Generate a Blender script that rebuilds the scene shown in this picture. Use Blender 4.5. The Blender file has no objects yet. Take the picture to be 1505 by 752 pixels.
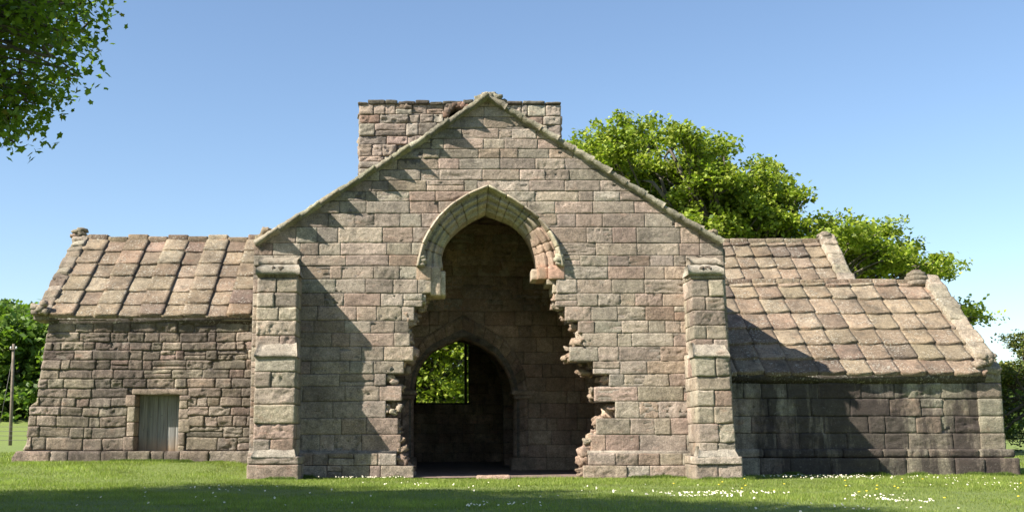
import bpy, math, random
import numpy as np
from mathutils import Vector

rng = np.random.default_rng(7)
random.seed(7)
S = bpy.context.scene
COL = S.collection

# ------------------------------------------------------------------ camera, light, exposure
F = 1680.0; XC = 644.0; YC = 376.0; CAMY = -24.0; EYE = 0.86
PITCH = math.atan((640 - YC) / F)
cam = bpy.data.cameras.new('camera'); co = bpy.data.objects.new('camera', cam); COL.objects.link(co)
co.location = (0, CAMY, EYE); co.rotation_euler = (math.pi/2 + PITCH, 0, 0)
cam.sensor_width = 36; cam.lens = F/1505*36; cam.shift_x = (752.5-XC)/1505; cam.clip_end = 3000
S.camera = co

SUNV = Vector((-1.88, -1.0, 1.95)).normalized()          # towards the sun
w = bpy.data.worlds.new('World'); S.world = w; w.use_nodes = True
nt = w.node_tree; bg = nt.nodes['Background']
sky = nt.nodes.new('ShaderNodeTexSky'); sky.sky_type = 'NISHITA'; sky.sun_disc = False
sky.sun_elevation = math.asin(SUNV.z); sky.sun_rotation = math.atan2(SUNV.x, SUNV.y)
sky.air_density = 1.0; sky.dust_density = .35; sky.ozone_density = 2.5
nt.links.new(sky.outputs[0], bg.inputs[0]); bg.inputs[1].default_value = 0.084
sl = bpy.data.lights.new('sun', 'SUN'); sl.energy = 5.0; sl.angle = math.radians(0.5); sl.color = (1, .93, .82)
so = bpy.data.objects.new('sun', sl); COL.objects.link(so)
so.rotation_euler = SUNV.to_track_quat('Z', 'Y').to_euler(); so.location = SUNV*60
S.view_settings.view_transform = 'Standard'; S.view_settings.look = 'None'
S.view_settings.exposure = 1.2; S.view_settings.gamma = 1; S.view_settings.use_curve_mapping = False
S.cycles.max_bounces = 8; S.cycles.transparent_max_bounces = 8

# ------------------------------------------------------------------ helpers
def px(u, v, Y):
    """size measured off the photograph at a real distance: x, z on the plane y = Y"""
    a = (u-XC)/F; b = (YC-v)/F
    dy = math.cos(PITCH) - b*math.sin(PITCH); dz = math.sin(PITCH) + b*math.cos(PITCH)
    t = (Y-CAMY)/dy
    return a*t, EYE+dz*t
def pz(v, Y): return px(XC, v, Y)[1]
def pxx(u, v, Y): return px(u, v, Y)[0]

def _hash(ix, iy, iz):
    n = (ix*374761393 + iy*668265263 + iz*2147483647*0 + iz*1274126177) & 0xffffffff
    n = ((n ^ (n >> 13)) * 1274126177) & 0xffffffff
    return ((n ^ (n >> 16)) & 0xffff) / 65535.0
def vnoise(p):
    p = np.asarray(p, float); i = np.floor(p).astype(np.int64); f = p - i; f = f*f*(3-2*f)
    r = 0
    for dx in (0, 1):
        for dy in (0, 1):
            for dz in (0, 1):
                wgt = (f[..., 0] if dx else 1-f[..., 0])*(f[..., 1] if dy else 1-f[..., 1])*(f[..., 2] if dz else 1-f[..., 2])
                r = r + wgt*_hash(i[..., 0]+dx, i[..., 1]+dy, i[..., 2]+dz)
    return r*2-1
def fbm(p, o=3):
    p = np.asarray(p, float); r = 0; a = 1
    for k in range(o): r = r + a*vnoise(p*(2.03**k) + k*17.3); a *= .5
    return r

class MB:
    def __init__(s): s.v = []; s.c = []; s.q = []; s.t = []; s.n = 0
    def add(s, v, quads=None, tris=None, col=(.3, .3, .3)):
        v = np.asarray(v, float).reshape(-1, 3); s.v.append(v)
        c = np.asarray(col, float)
        if c.ndim == 1: c = np.tile(c[:3], (len(v), 1))
        s.c.append(c)
        if quads is not None and len(quads): s.q.append(np.asarray(quads)+s.n)
        if tris is not None and len(tris): s.t.append(np.asarray(tris)+s.n)
        s.n += len(v)
    def box(s, a, b, col, jit=0):
        x0, y0, z0 = a; x1, y1, z1 = b
        v = np.array([(x, y, z) for z in (z0, z1) for y in (y0, y1) for x in (x0, x1)], float)
        if jit: v += rng.uniform(-jit, jit, v.shape)
        s.add(v, [(0, 2, 3, 1), (4, 5, 7, 6), (0, 1, 5, 4), (2, 6, 7, 3), (0, 4, 6, 2), (1, 3, 7, 5)], col=col)
    def hexa(s, v, col):   # 8 verts: bottom 4 (ccw), top 4
        s.add(v, [(0, 3, 2, 1), (4, 5, 6, 7), (0, 1, 5, 4), (1, 2, 6, 5), (2, 3, 7, 6), (3, 0, 4, 7)], col=col)
    def tube(s, pts, rad, n=7, col=(.1, .08, .06)):
        pts = np.asarray(pts, float); m = len(pts)
        tg = np.gradient(pts, axis=0); tg /= np.linalg.norm(tg, axis=1)[:, None]+1e-9
        up = np.array([0.3, .2, 1.0]); 
        a = np.cross(tg, up); ln = np.linalg.norm(a, axis=1)[:, None]; a = np.where(ln < 1e-3, np.array([[1, 0, 0]]), a/(ln+1e-9))
        b = np.cross(tg, a); th = np.arange(n)/n*2*math.pi
        v = pts[:, None, :] + np.asarray(rad)[:, None, None]*(np.cos(th)[None, :, None]*a[:, None, :]+np.sin(th)[None, :, None]*b[:, None, :])
        i = np.arange(m-1)[:, None]*n; j = np.arange(n)[None, :]; j2 = (j+1) % n
        q = np.stack([i+j, i+j2, i+n+j2, i+n+j], -1).reshape(-1, 4)
        base = len(v.reshape(-1, 3)); vv = np.vstack([v.reshape(-1, 3), pts[0], pts[-1]])
        tr = [(base, (k+1) % n, k) for k in range(n)] + [(base+1, (m-1)*n+k, (m-1)*n+(k+1) % n) for k in range(n)]
        s.add(vv, q, tr, col)
    def build(s, name, mat, parent=None, smooth=False):
        me = bpy.data.meshes.new(name)
        v = np.vstack(s.v); c = np.vstack(s.c)
        q = np.vstack(s.q) if s.q else np.zeros((0, 4), int); t = np.vstack(s.t) if s.t else np.zeros((0, 3), int)
        me.vertices.add(len(v)); me.vertices.foreach_set('co', v.ravel())
        li = np.concatenate([q.ravel(), t.ravel()]).astype(np.int32)
        me.loops.add(len(li)); me.loops.foreach_set('vertex_index', li)
        st = np.concatenate([np.arange(len(q))*4, len(q)*4+np.arange(len(t))*3]).astype(np.int32)
        me.polygons.add(len(st)); me.polygons.foreach_set('loop_start', st)
        if smooth: me.polygons.foreach_set('use_smooth', np.ones(len(st), bool))
        me.update(calc_edges=True); me.validate()
        ca = me.color_attributes.new('Col', 'FLOAT_COLOR', 'POINT')
        ca.data.foreach_set('color', np.hstack([c, np.ones((len(c), 1))]).astype(np.float32).ravel())
        me.materials.append(mat)
        o = bpy.data.objects.new(name, me); COL.objects.link(o)
        if parent is not None:
            o.parent = parent
            off = -np.array(world_loc(parent)); me.transform(__import__('mathutils').Matrix.Translation(off))
        return o
def world_loc(o):
    l = Vector(o.location)
    while o.parent: o = o.parent; l += Vector(o.location)
    return l
def empty(name, label, cat, loc=(0, 0, 0), group=None, parent=None):
    o = bpy.data.objects.new(name, None); COL.objects.link(o); o.location = loc; o.empty_display_size = .2
    if label: o['label'] = label
    if cat: o['category'] = cat
    if group: o['group'] = group
    if parent: o.parent = parent
    return o
def tag(o, label=None, cat=None, group=None, kind=None):
    for k, x in (('label', label), ('category', cat), ('group', group), ('kind', kind)):
        if x: o[k] = x
    return o

# ------------------------------------------------------------------ materials
class N:
    def __init__(s, name):
        s.m = bpy.data.materials.new(name); s.m.use_nodes = True; s.t = s.m.node_tree; s.t.nodes.clear()
        s.out = s.t.nodes.new('ShaderNodeOutputMaterial')
        s.pos = s.t.nodes.new('ShaderNodeNewGeometry').outputs['Position']
    def n(s, typ, **kw):
        x = s.t.nodes.new(typ)
        for k, v in kw.items(): setattr(x, k, v)
        return x
    def L(s, a, b): s.t.links.new(a, b)
    def mapping(s, sc):
        m = s.n('ShaderNodeMapping'); s.L(s.pos, m.inputs[0]); m.inputs['Scale'].default_value = sc; return m.outputs[0]
    def noise(s, sc, det=4, rough=.55, vec=None):
        x = s.n('ShaderNodeTexNoise'); x.inputs['Scale'].default_value = sc; x.inputs['Detail'].default_value = det
        x.inputs['Roughness'].default_value = rough; s.L(vec if vec else s.pos, x.inputs['Vector']); return x.outputs[0]
    def ramp(s, fac, lo, hi, a=0., b=1.):
        x = s.n('ShaderNodeMapRange'); s.L(fac, x.inputs[0])
        for i, v in enumerate((lo, hi, a, b)): x.inputs[i+1].default_value = v
        return x.outputs[0]
    def mix(s, fac, a, b, mode='MIX'):
        x = s.n('ShaderNodeMix', data_type='RGBA', blend_type=mode)
        for sock, v in ((x.inputs[0], fac), (x.inputs[6], a), (x.inputs[7], b)):
            if isinstance(v, (int, float)): sock.default_value = v
            elif isinstance(v, tuple): sock.default_value = (*v, 1)
            else: s.L(v, sock)
        return x.outputs[2]
    def math(s, op, a, b):
        x = s.n('ShaderNodeMath', operation=op)
        for sock, v in zip(x.inputs, (a, b)):
            if isinstance(v, (int, float)): sock.default_value = v
            else: s.L(v, sock)
        return x.outputs[0]
    def attr(s): return s.n('ShaderNodeAttribute', attribute_name='Col').outputs['Color']

def stone(name, stain=.5, lichen=.2, bump=1.0, green=.25, streak=0., lich_scale=22, tint=(1, 1, 1), lt=.60):
    k = N(name); c = k.attr()
    c = k.mix(1.0, c, tint, 'MULTIPLY')
    big = k.ramp(k.noise(.9, 6, .66), .32, .68, .62, 1.3)
    mid = k.ramp(k.noise(9, 6, .7), .3, .7, .70, 1.25)
    fine = k.ramp(k.noise(40, 4, .8), .32, .68, .55, 1.38)
    m = k.math('MULTIPLY', k.math('MULTIPLY', big, mid), fine)
    comb = k.n('ShaderNodeCombineColor')
    for i in range(3): k.L(m, comb.inputs[i])
    c = k.mix(1.0, c, comb.outputs[0], 'MULTIPLY')
    # ruddy patches of iron in the sandstone
    red = k.ramp(k.noise(2.6, 4, .6, k.mapping((1, 1, 2.2))), .58, .74, 0, .35)
    c = k.mix(red, c, k.mix(1.0, c, (1.22, .86, .74), 'MULTIPLY'))
    # bedding layers in the stone
    bed = k.ramp(k.noise(6, 4, .6, k.mapping((.8, .8, 7))), .42, .66, 0, .35)
    c = k.mix(bed, c, k.mix(1.0, c, (.72, .70, .70), 'MULTIPLY'))
    pit = k.ramp(k.noise(26, 4, .6), .60, .68, 0, .55)
    c = k.mix(pit, c, k.mix(1.0, c, (.38, .35, .32), 'MULTIPLY'))
    g = k.ramp(k.noise(1.7, 4, .6), .5, .68, 0, green)
    c = k.mix(g, c, (.23, .205, .15))
    st = k.ramp(k.noise(3.2, 6, .68), .52, .72, 0, stain)
    c = k.mix(st, c, (.055, .05, .043))
    if streak:
        s1 = k.ramp(k.noise(1.0, 6, .68, k.mapping((1.1, 1.1, .20))), .44, .56, 0, streak)
        c = k.mix(s1, c, (.035, .028, .027))
    li = k.ramp(k.noise(lich_scale, 4, .65), lt, lt+.05, 0, lichen)
    li2 = k.ramp(k.noise(2.2, 3, .5), .4, .6, .1, 1)
    c = k.mix(k.math('MULTIPLY', li, li2), c, (.55, .53, .45))
    b = k.n('ShaderNodeBump'); b.inputs['Strength'].default_value = 1.0*bump; b.inputs['Distance'].default_value = .035
    h = k.math('ADD', k.noise(14, 7, .72), k.math('MULTIPLY', k.noise(75, 4, .7), .4)); k.L(h, b.inputs['Height'])
    p = k.n('ShaderNodeBsdfPrincipled'); k.L(c, p.inputs['Base Color']); p.inputs['Roughness'].default_value = .93
    p.inputs['Specular IOR Level'].default_value = .2
    k.L(b.outputs[0], p.inputs['Normal']); k.L(p.outputs[0], k.out.inputs[0]); return k.m

def leafmat(name, trans=.35, tint=(1, 1, 1), var=(.7, 1.3)):
    k = N(name); c = k.mix(1.0, k.attr(), tint, 'MULTIPLY')
    m = k.ramp(k.noise(1.2, 3), .3, .7, *var); comb = k.n('ShaderNodeCombineColor')
    for i in range(3): k.L(m, comb.inputs[i])
    c = k.mix(1.0, c, comb.outputs[0], 'MULTIPLY')
    d = k.n('ShaderNodeBsdfPrincipled'); k.L(c, d.inputs['Base Color']); d.inputs['Roughness'].default_value = .55
    d.inputs['Specular IOR Level'].default_value = .3
    t = k.n('ShaderNodeBsdfTranslucent'); k.L(k.mix(1.0, c, (1.3, 1.5, .6), 'MULTIPLY'), t.inputs[0])
    x = k.n('ShaderNodeMixShader'); x.inputs[0].default_value = trans
    k.L(d.outputs[0], x.inputs[1]); k.L(t.outputs[0], x.inputs[2]); k.L(x.outputs[0], k.out.inputs[0]); return k.m

def simple(name, col=None, rough=.9, nscale=8, amt=.3, bump=.3, metal=0.):
    k = N(name); c = k.attr() if col is None else None
    m = k.ramp(k.noise(nscale, 5, .6), .3, .7, 1-amt, 1+amt); comb = k.n('ShaderNodeCombineColor')
    for i in range(3): k.L(m, comb.inputs[i])
    c = k.mix(1.0, c if c else col, comb.outputs[0], 'MULTIPLY')
    p = k.n('ShaderNodeBsdfPrincipled'); k.L(c, p.inputs['Base Color']); p.inputs['Roughness'].default_value = rough
    p.inputs['Metallic'].default_value = metal
    b = k.n('ShaderNodeBump'); b.inputs['Strength'].default_value = bump; b.inputs['Distance'].default_value = .02
    k.L(k.noise(nscale*4, 5, .65), b.inputs['Height']); k.L(b.outputs[0], p.inputs['Normal'])
    k.L(p.outputs[0], k.out.inputs[0]); return k.m

def woodmat():
    k = N('weathered_wood'); c = k.attr()
    g = k.ramp(k.noise(1, 6, .6, k.mapping((38, 38, 1.6))), .3, .7, .55, 1.4); comb = k.n('ShaderNodeCombineColor')
    for i in range(3): k.L(g, comb.inputs[i])
    c = k.mix(1.0, c, comb.outputs[0], 'MULTIPLY')
    sep = k.n('ShaderNodeSeparateXYZ'); k.L(k.pos, sep.inputs[0])
    low = k.ramp(k.math('ADD', sep.outputs[2], k.math('MULTIPLY', k.noise(5, 4), .25)), .62, .98, .75, 0)
    c = k.mix(low, c, (.30, .20, .11))
    p = k.n('ShaderNodeBsdfPrincipled'); k.L(c, p.inputs['Base Color']); p.inputs['Roughness'].default_value = .85
    b = k.n('ShaderNodeBump'); b.inputs['Strength'].default_value = .5; b.inputs['Distance'].default_value = .01
    k.L(g, b.inputs['Height']); k.L(b.outputs[0], p.inputs['Normal']); k.L(p.outputs[0], k.out.inputs[0]); return k.m

M_GABLE = stone('gable_sandstone', .6, .16, 1.0, .12, .14)
M_WING = stone('weathered_sandstone', .8, .12, 1.3, .15, .55)
M_ANNEX = stone('stained_sandstone', .6, .14, .9, .4, .85)
M_BUTT = stone('buttress_sandstone', .45, .18, 1.1, .15)
M_ROOF = stone('stone_slates', .65, .55, 1.2, .15, .12, 20, lt=.56, tint=(.95, .96, .93))
M_COPE = stone('coping_stone', .4, .45, 1.0, .45)
M_ARCH = stone('arch_sandstone', .25, .12, .6, .55)
M_INN = stone('interior_sandstone', .5, 0, .8, .25, .25)
M_WOOD = woodmat()
M_BARK = simple('bark', (.10, .085, .065), nscale=5, amt=.4, bump=.8)
M_POLE = simple('pole_timber', (.16, .125, .095), nscale=3, amt=.35)
M_METAL = simple('old_metal', (.12, .11, .10), .6, 12, .3, .2)
M_WHITE = simple('ceramic', (.6, .6, .58), .4, 12, .1, .1)
M_LEAD = simple('lead_flashing', (.55, .57, .6), .6, 12, .25, .2)
M_DIRT = simple('trodden_earth', (.17, .12, .10), 1, 3, .35, .8)
M_LEAF = leafmat('sycamore_leaves', .34)
M_LEAFN = leafmat('near_leaves', .40)
M_CONI = leafmat('conifer_needles', .15)
M_GRASSB = leafmat('grass_blades', .35, var=(.75, 1.25))
M_PETAL = simple('petals', None, .7, 20, .05, 0)

# ------------------------------------------------------------------ masonry
P_GABLE = [((.335, .285, .235), 5), ((.36, .28, .23), 4), ((.31, .28, .24), 3), ((.32, .23, .18), 1.8), ((.28, .165, .12), .5), ((.41, .365, .305), 2), ((.25, .22, .185), 1.5)]
P_WING = [((.285, .24, .195), 5), ((.31, .255, .205), 3), ((.245, .20, .17), 3), ((.26, .185, .155), 1.3), ((.36, .31, .24), 2), ((.20, .175, .15), 1)]
P_ANNEX = [((.27, .245, .195), 4), ((.24, .20, .16), 3), ((.31, .27, .21), 2), ((.21, .155, .125), 1.3)]
P_BUTT = [((.36, .31, .25), 5), ((.34, .28, .23), 3), ((.32, .225, .18), 1), ((.30, .265, .22), 2)]
P_ROOF = [((.285, .22, .16), 4), ((.31, .245, .18), 4), ((.27, .195, .145), 3), ((.21, .15, .12), 1.4), ((.34, .28, .21), 2), ((.15, .11, .10), .6)]
P_ARCH = [((.42, .375, .29), 4), ((.38, .33, .26), 3), ((.43, .34, .27), 2), ((.33, .31, .23), 2)]
P_INN = [((.38, .29, .225), 4), ((.35, .27, .21), 3), ((.31, .22, .17), 1.4), ((.42, .33, .25), 1.5)]
P_COPE = [((.29, .27, .20), 4), ((.25, .235, .18), 3), ((.33, .30, .23), 2)]
MORTAR = (.23, .20, .165)
def pick(P):
    w_ = np.array([x[1] for x in P], float); i = rng.choice(len(P), p=w_/w_.sum())
    mean = (np.array([x[0] for x in P])*w_[:, None]).sum(0)/w_.sum()
    return (np.array(P[i][0])*.6+mean*.4)*np.array([1.07, 1.05, 1.01])*rng.uniform(.80, 1.20)*(1+rng.uniform(-.03, .03, 3))

def gridpts(length, step, e):
    n = max(2, int(round(length/step)))
    e = min(e, length*.25)/max(length, 1e-3)
    return np.concatenate([[0], np.linspace(e, 1-e, n+1), [1]])

def block(mb, fr, xl, xr, zb, zt, col, amp=.012, bev=.018, depth=.12, out=0., step=.07, wob=.008, tilt=.006, freq=5., gap=.005):
    """one dressed stone on a wall plane; fr(x, z, out) -> world; xl, xr callables of z"""
    hw = float(np.max(xr(np.array([zb, (zb+zt)/2, zt]))-xl(np.array([zb, (zb+zt)/2, zt]))))
    if hw < .045 or zt-zb < .03: return
    s = gridpts(hw, step, bev); t = gridpts(zt-zb, step, bev)
    Sg, Tg = np.meshgrid(s, t)
    Z = zb+gap+(zt-zb-2*gap)*Tg; XL = xl(Z)+gap; XR = xr(Z)-gap
    XR = np.maximum(XR, XL+.001)
    X = XL+(XR-XL)*Sg
    seed = rng.uniform(0, 200); bev = bev*.45; wob = wob*.6; gap = .0028
    ax, az = ((1, 1.3), (.5, 2.2), (1.3, 1))[int(rng.integers(0, 3))]
    pn = np.stack([X*freq*ax+seed, Z*freq*az, np.full_like(X, seed)], -1)
    n1 = fbm(pn, 2)*.75 + np.minimum(fbm(pn*2.7+31, 3)+.1, .25)*1.0
    amp = amp*float(rng.choice([.5, .7, .9, 1., 1.2, 1.9]))
    n2 = fbm(pn*.6+50, 2); n3 = fbm(pn*.8+90, 2)
    ed = np.minimum(np.minimum(Sg, 1-Sg)*hw, np.minimum(Tg, 1-Tg)*(zt-zb))
    inner = np.clip(ed/.025, 0, 1)
    O = out + amp*n1*(.4+.6*inner) - bev*(ed < 1e-6) + tilt*(rng.uniform(-1, 1)*(Sg-.5)+rng.uniform(-1, 1)*(Tg-.5))*2 + .35*bev*inner
    cr = ((Sg < 1e-6) | (Sg > 1-1e-6)) & ((Tg < 1e-6) | (Tg > 1-1e-6))
    bx_ = (Sg < 1e-6)*1. - (Sg > 1-1e-6)*1.; bz = (Tg < 1e-6)*1. - (Tg > 1-1e-6)*1.
    narrow = np.clip((XR-XL)/.1, 0, 1)
    X = X + (wob*n2 + cr*bx_*bev*.8)*narrow; Z = Z + wob*n3 + cr*bz*bev*.8
    f = np.moveaxis(np.array(fr(X, Z, O)), 0, -1).reshape(-1, 3)
    nx_, nz = len(s), len(t); idx = np.arange(nx_*nz).reshape(nz, nx_)
    q = np.stack([idx[:-1, :-1], idx[:-1, 1:], idx[1:, 1:], idx[1:, :-1]], -1).reshape(-1, 4)
    ring = np.concatenate([idx[0, :], idx[1:, -1], idx[-1, -2::-1], idx[-2:0:-1, 0]])
    Xf, Zf, Of = X.ravel()[ring], Z.ravel()[ring], O.ravel()[ring]
    b = np.moveaxis(np.array(fr(Xf, Zf, Of*0+out-depth)), 0, -1).reshape(-1, 3)
    m = len(ring); k0 = np.arange(m); k1 = (k0+1) % m; base = len(f)
    q2 = np.stack([ring[k1], ring[k0], base+k0, base+k1], -1)
    mb.add(np.vstack([f, b]), np.vstack([q, q2]), col=col)

def const(v): return lambda z: np.zeros_like(np.asarray(z, float))+v
def plane(Y, wv=0.):
    if not wv: return lambda x, z, o: (x, Y-o, z)
    def f(x, z, o):
        x = np.asarray(x, float); z = np.asarray(z, float)
        return (x, Y-o, z+wv*vnoise(np.stack([x*.75, z*.9, x*0+Y], -1))+wv*.4*vnoise(np.stack([x*2.1, z*1.6, x*0+Y+9], -1)))
    return f
def _plane0(Y): return lambda x, z, o: (x, Y-o, z)                       # wall facing the camera
def plane_x(X, s): return lambda y, z, o: (X+s*o+0*y, y, z)             # wall facing -x or +x

def course_fill(mb, fr, zb, zt, L, R, pal, wmin=.38, wmax=1.0, **kw):
    """fill one course between callables L(z), R(z)"""
    zz = np.linspace(zb, zt, 5); x0 = float(np.min(L(zz))); x1 = float(np.max(R(zz)))
    if x1-x0 < .05: return
    cuts = [x0]; x = x0 + rng.uniform(wmin*.5, wmax)
    while x < x1-wmin*.6: cuts.append(x); x += rng.uniform(wmin, wmax)*rng.choice([1, 1, .6])
    cuts.append(x1)
    for a, b in zip(cuts[:-1], cuts[1:]):
        xl = lambda z, a=a: np.minimum(np.maximum(a, L(z)), R(z)); xr = lambda z, b=b: np.maximum(np.minimum(b, R(z)), L(z))
        k = dict(kw); k['out'] = kw.get('out', 0)+rng.uniform(-1, 1)*kw.get('amp', .012)*.8
        c = pick(pal)
        if kw.get('split') and b-a > .3 and rng.random() < kw['split']:
            zm = zb+(zt-zb)*rng.uniform(.35, .65); k.pop('split')
            block(mb, fr, xl, xr, zb, zm, c, **k); block(mb, fr, xl, xr, zm, zt, pick(pal), **k); continue
        k.pop('split', None)
        block(mb, fr, xl, xr, zb, zt, c, **k)

def masonry(mb, fr, zs, L, R, pal, hole=None, **kw):
    """zs: course levels; hole: (zlo, zhi, hl, hr)"""
    for zb, zt in zip(zs[:-1], zs[1:]):
        if hole and zb < hole[1]-.01 and zt > hole[0]+.01:
            course_fill(mb, fr, zb, zt, L, hole[2], pal, **kw); course_fill(mb, fr, zb, zt, hole[3], R, pal, **kw)
        else: course_fill(mb, fr, zb, zt, L, R, pal, **kw)

def core(mb, fr, z0, z1, L, R, d0, d1, hole=None, dz=.12, col=MORTAR, brk=()):
    """the solid wall behind the facing stones, from depth d0 to d1"""
    zs = list(np.arange(z0, z1, dz))+[z1]
    if hole: zs += [z for z in (hole[0], hole[1]) if z0 < z < z1]
    zs = sorted(set([round(z, 4) for z in zs]+[round(z, 4) for z in brk if z0 < z < z1]))
    e = 1e-4
    for a, b in zip(zs[:-1], zs[1:]):
        segs = [(L, R)]
        if hole and (a+b)/2 > hole[0] and (a+b)/2 < hole[1]: segs = [(L, hole[2]), (hole[3], R)]
        for l, r in segs:
            za, zb = np.array([a+e]), np.array([b-e])
            la, ra, lb, rb = float(l(za)[0]), float(r(za)[0]), float(l(zb)[0]), float(r(zb)[0])
            if ra-la < .01 and rb-lb < .01: continue
            ra = max(ra, la+.001); rb = max(rb, lb+.001)
            c = [fr(np.array(x), np.array(z), np.array(-d)) for z, l_, r_ in ((a, la, ra), (b, lb, rb)) for x, d in ((l_, d0), (r_, d0), (r_, d1), (l_, d1))]
            mb.hexa(np.array(c, float).reshape(8, 3), col)

def even(z0, z1, h, j=.12):
    n = max(1, int(round((z1-z0)/h))); z = np.linspace(z0, z1, n+1); d = (z1-z0)/n
    z[1:-1] += rng.uniform(-j, j, n-1)*d; return z
def lump(mb, c, r, col, sq=(1, 1, 1), n=9, rough=.25, pw=.72):
    """rough broken stone"""
    th = np.linspace(0, math.pi, n)[:, None]; ph = np.linspace(0, 2*math.pi, 2*n, endpoint=False)[None, :]
    d = np.stack([np.sin(th)*np.cos(ph), np.sin(th)*np.sin(ph), np.cos(th)+0*ph], -1)
    d = np.sign(d)*np.abs(d)**pw; sd = rng.uniform(0, 99)
    rr = r*(1+rough*fbm(d*1.7+sd, 3)); v = np.array(c)+d*rr[..., None]*np.array(sq)
    m = 2*n; i = np.arange(n-1)[:, None]*m; j = np.arange(m)[None, :]
    q = np.stack([i+j, i+m+j, i+m+(j+1) % m, i+(j+1) % m], -1).reshape(-1, 4)
    mb.add(v, q, col=col)

# ================================================================== THE GROUND
def sm(x): x = np.clip(x, 0, 1); return x*x*(3-2*x)
def gz(x, y):
    x = np.asarray(x, float); y = np.asarray(y, float)
    z = .27*sm((-x-3.2)/1.6)*sm((y+2.6)/4.2)
    z = z + .04*fbm(np.stack([x*.35, y*.35, x*0], -1), 2)*sm((-y-1)/2)
    z = z + .25*sm((y-12)/25)*sm((x-8)/10)
    far = sm((y-70)/150)
    z = z + far*16*sm((-x+10)/60) + 5*sm((y-60)/250)
    z = z - .27*sm((-x-3.2)/1.6)*sm((y-40)/40)
    return z
def sheet(xs, ys, dz=0.):
    X, Y = np.meshgrid(xs, ys); v = np.stack([X, Y, gz(X, Y)+dz], -1)
    ny, nx_ = X.shape; i = np.arange(ny*nx_).reshape(ny, nx_)
    return v.reshape(-1, 3), np.stack([i[:-1, :-1], i[:-1, 1:], i[1:, 1:], i[1:, :-1]], -1).reshape(-1, 4)
k = N('turf'); c = k.mix(k.ramp(k.noise(.9, 5, .6), .35, .65), (.15, .19, .038), (.19, .235, .048))
c = k.mix(k.ramp(k.noise(14, 5, .7), .35, .7), c, (.11, .16, .028))
p = k.n('ShaderNodeBsdfPrincipled'); k.L(c, p.inputs['Base Color']); p.inputs['Roughness'].default_value = 1
b = k.n('ShaderNodeBump'); b.inputs['Strength'].default_value = .8; b.inputs['Distance'].default_value = .05
k.L(k.noise(30, 5, .7), b.inputs['Height']); k.L(b.outputs[0], p.inputs['Normal']); k.L(p.outputs[0], k.out.inputs[0]); M_TURF = k.m
mb = MB()
xs = np.concatenate([np.linspace(-900, -60, 22), np.linspace(-50, -16, 18), np.linspace(-15, 20, 90), np.linspace(22, 60, 16), np.linspace(90, 900, 18)])
ys = np.concatenate([np.linspace(-200, -28, 8), np.linspace(-26, 6, 80), np.linspace(7, 60, 30), np.linspace(65, 300, 30), np.linspace(350, 1500, 12)])
v, q = sheet(xs, ys); mb.add(v, q, col=(.1, .14, .03)); tag(mb.build('ground', M_TURF, None, True), kind='structure')

# ================================================================== THE CHURCH
church = empty('stone_church', 'old sandstone church with a broken pointed window in its gable and slab roofed side wings', 'church', (1.0, 0, 0))
G0 = plane(0, .009)

# --- gable wall
CV = [703, 683, 665, 638, 614, 589, 567, 549, 530, 509, 489, 471, 450, 431, 410, 391, 375, 357, 334, 314, 296, 281, 265, 249, 233, 219, 204, 189, 172, 157, 143]
CZ = np.array([pz(v, 0) for v in CV]); CZ[0] = -.05
def curve(pts, Y):
    a = np.array([px(u, v, Y) for u, v in pts]); return a
def fx(pts, Y):
    a = curve(pts, Y); a = a[np.argsort(a[:, 1])]; return lambda z: np.interp(z, a[:, 1], a[:, 0])
slopeL = fx([(372, 360), (404, 343), (440, 320), (525, 267), (600, 221), (660, 184), (712, 148)], 0)
slopeR = fx([(1064, 360), (1035, 345), (1000, 322), (930, 277), (870, 238), (800, 193), (722, 148)], 0)
zfoot = pz(357, 0)
XL0, XR0 = pxx(372, 360, 0), pxx(1064, 360, 0)
XLb, XRb = XL0+.02, XR0+.12
gL = lambda z: np.where(z > zfoot, slopeL(z), XL0+.02)
gR = lambda z: np.where(z > zfoot, slopeR(z), XR0-.02+.12*np.clip((zfoot-z)/zfoot, 0, 1))
OUTL = [(611, 412), (612, 392), (616, 374), (621, 356), (629, 340), (644, 318), (664, 299), (690, 283), (718, 272)]
OUTR = [(828, 412), (829, 392), (826, 377), (820, 357), (810, 340), (799, 326), (786, 313), (752, 290), (718, 272)]
INL = [(655, 412), (651, 394), (649, 377), (652, 364), (657, 353), (666, 342), (677, 332), (695, 320), (714, 311)]
INR = [(789, 412), (789, 394), (787, 380), (783, 366), (777, 353), (770, 342), (760, 332), (749, 324), (714, 311)]
aL = fx(OUTL, 0); aR = fx(OUTR, 0); ZSPR = pz(410, 0); ZAPX = pz(273, 0)
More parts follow.
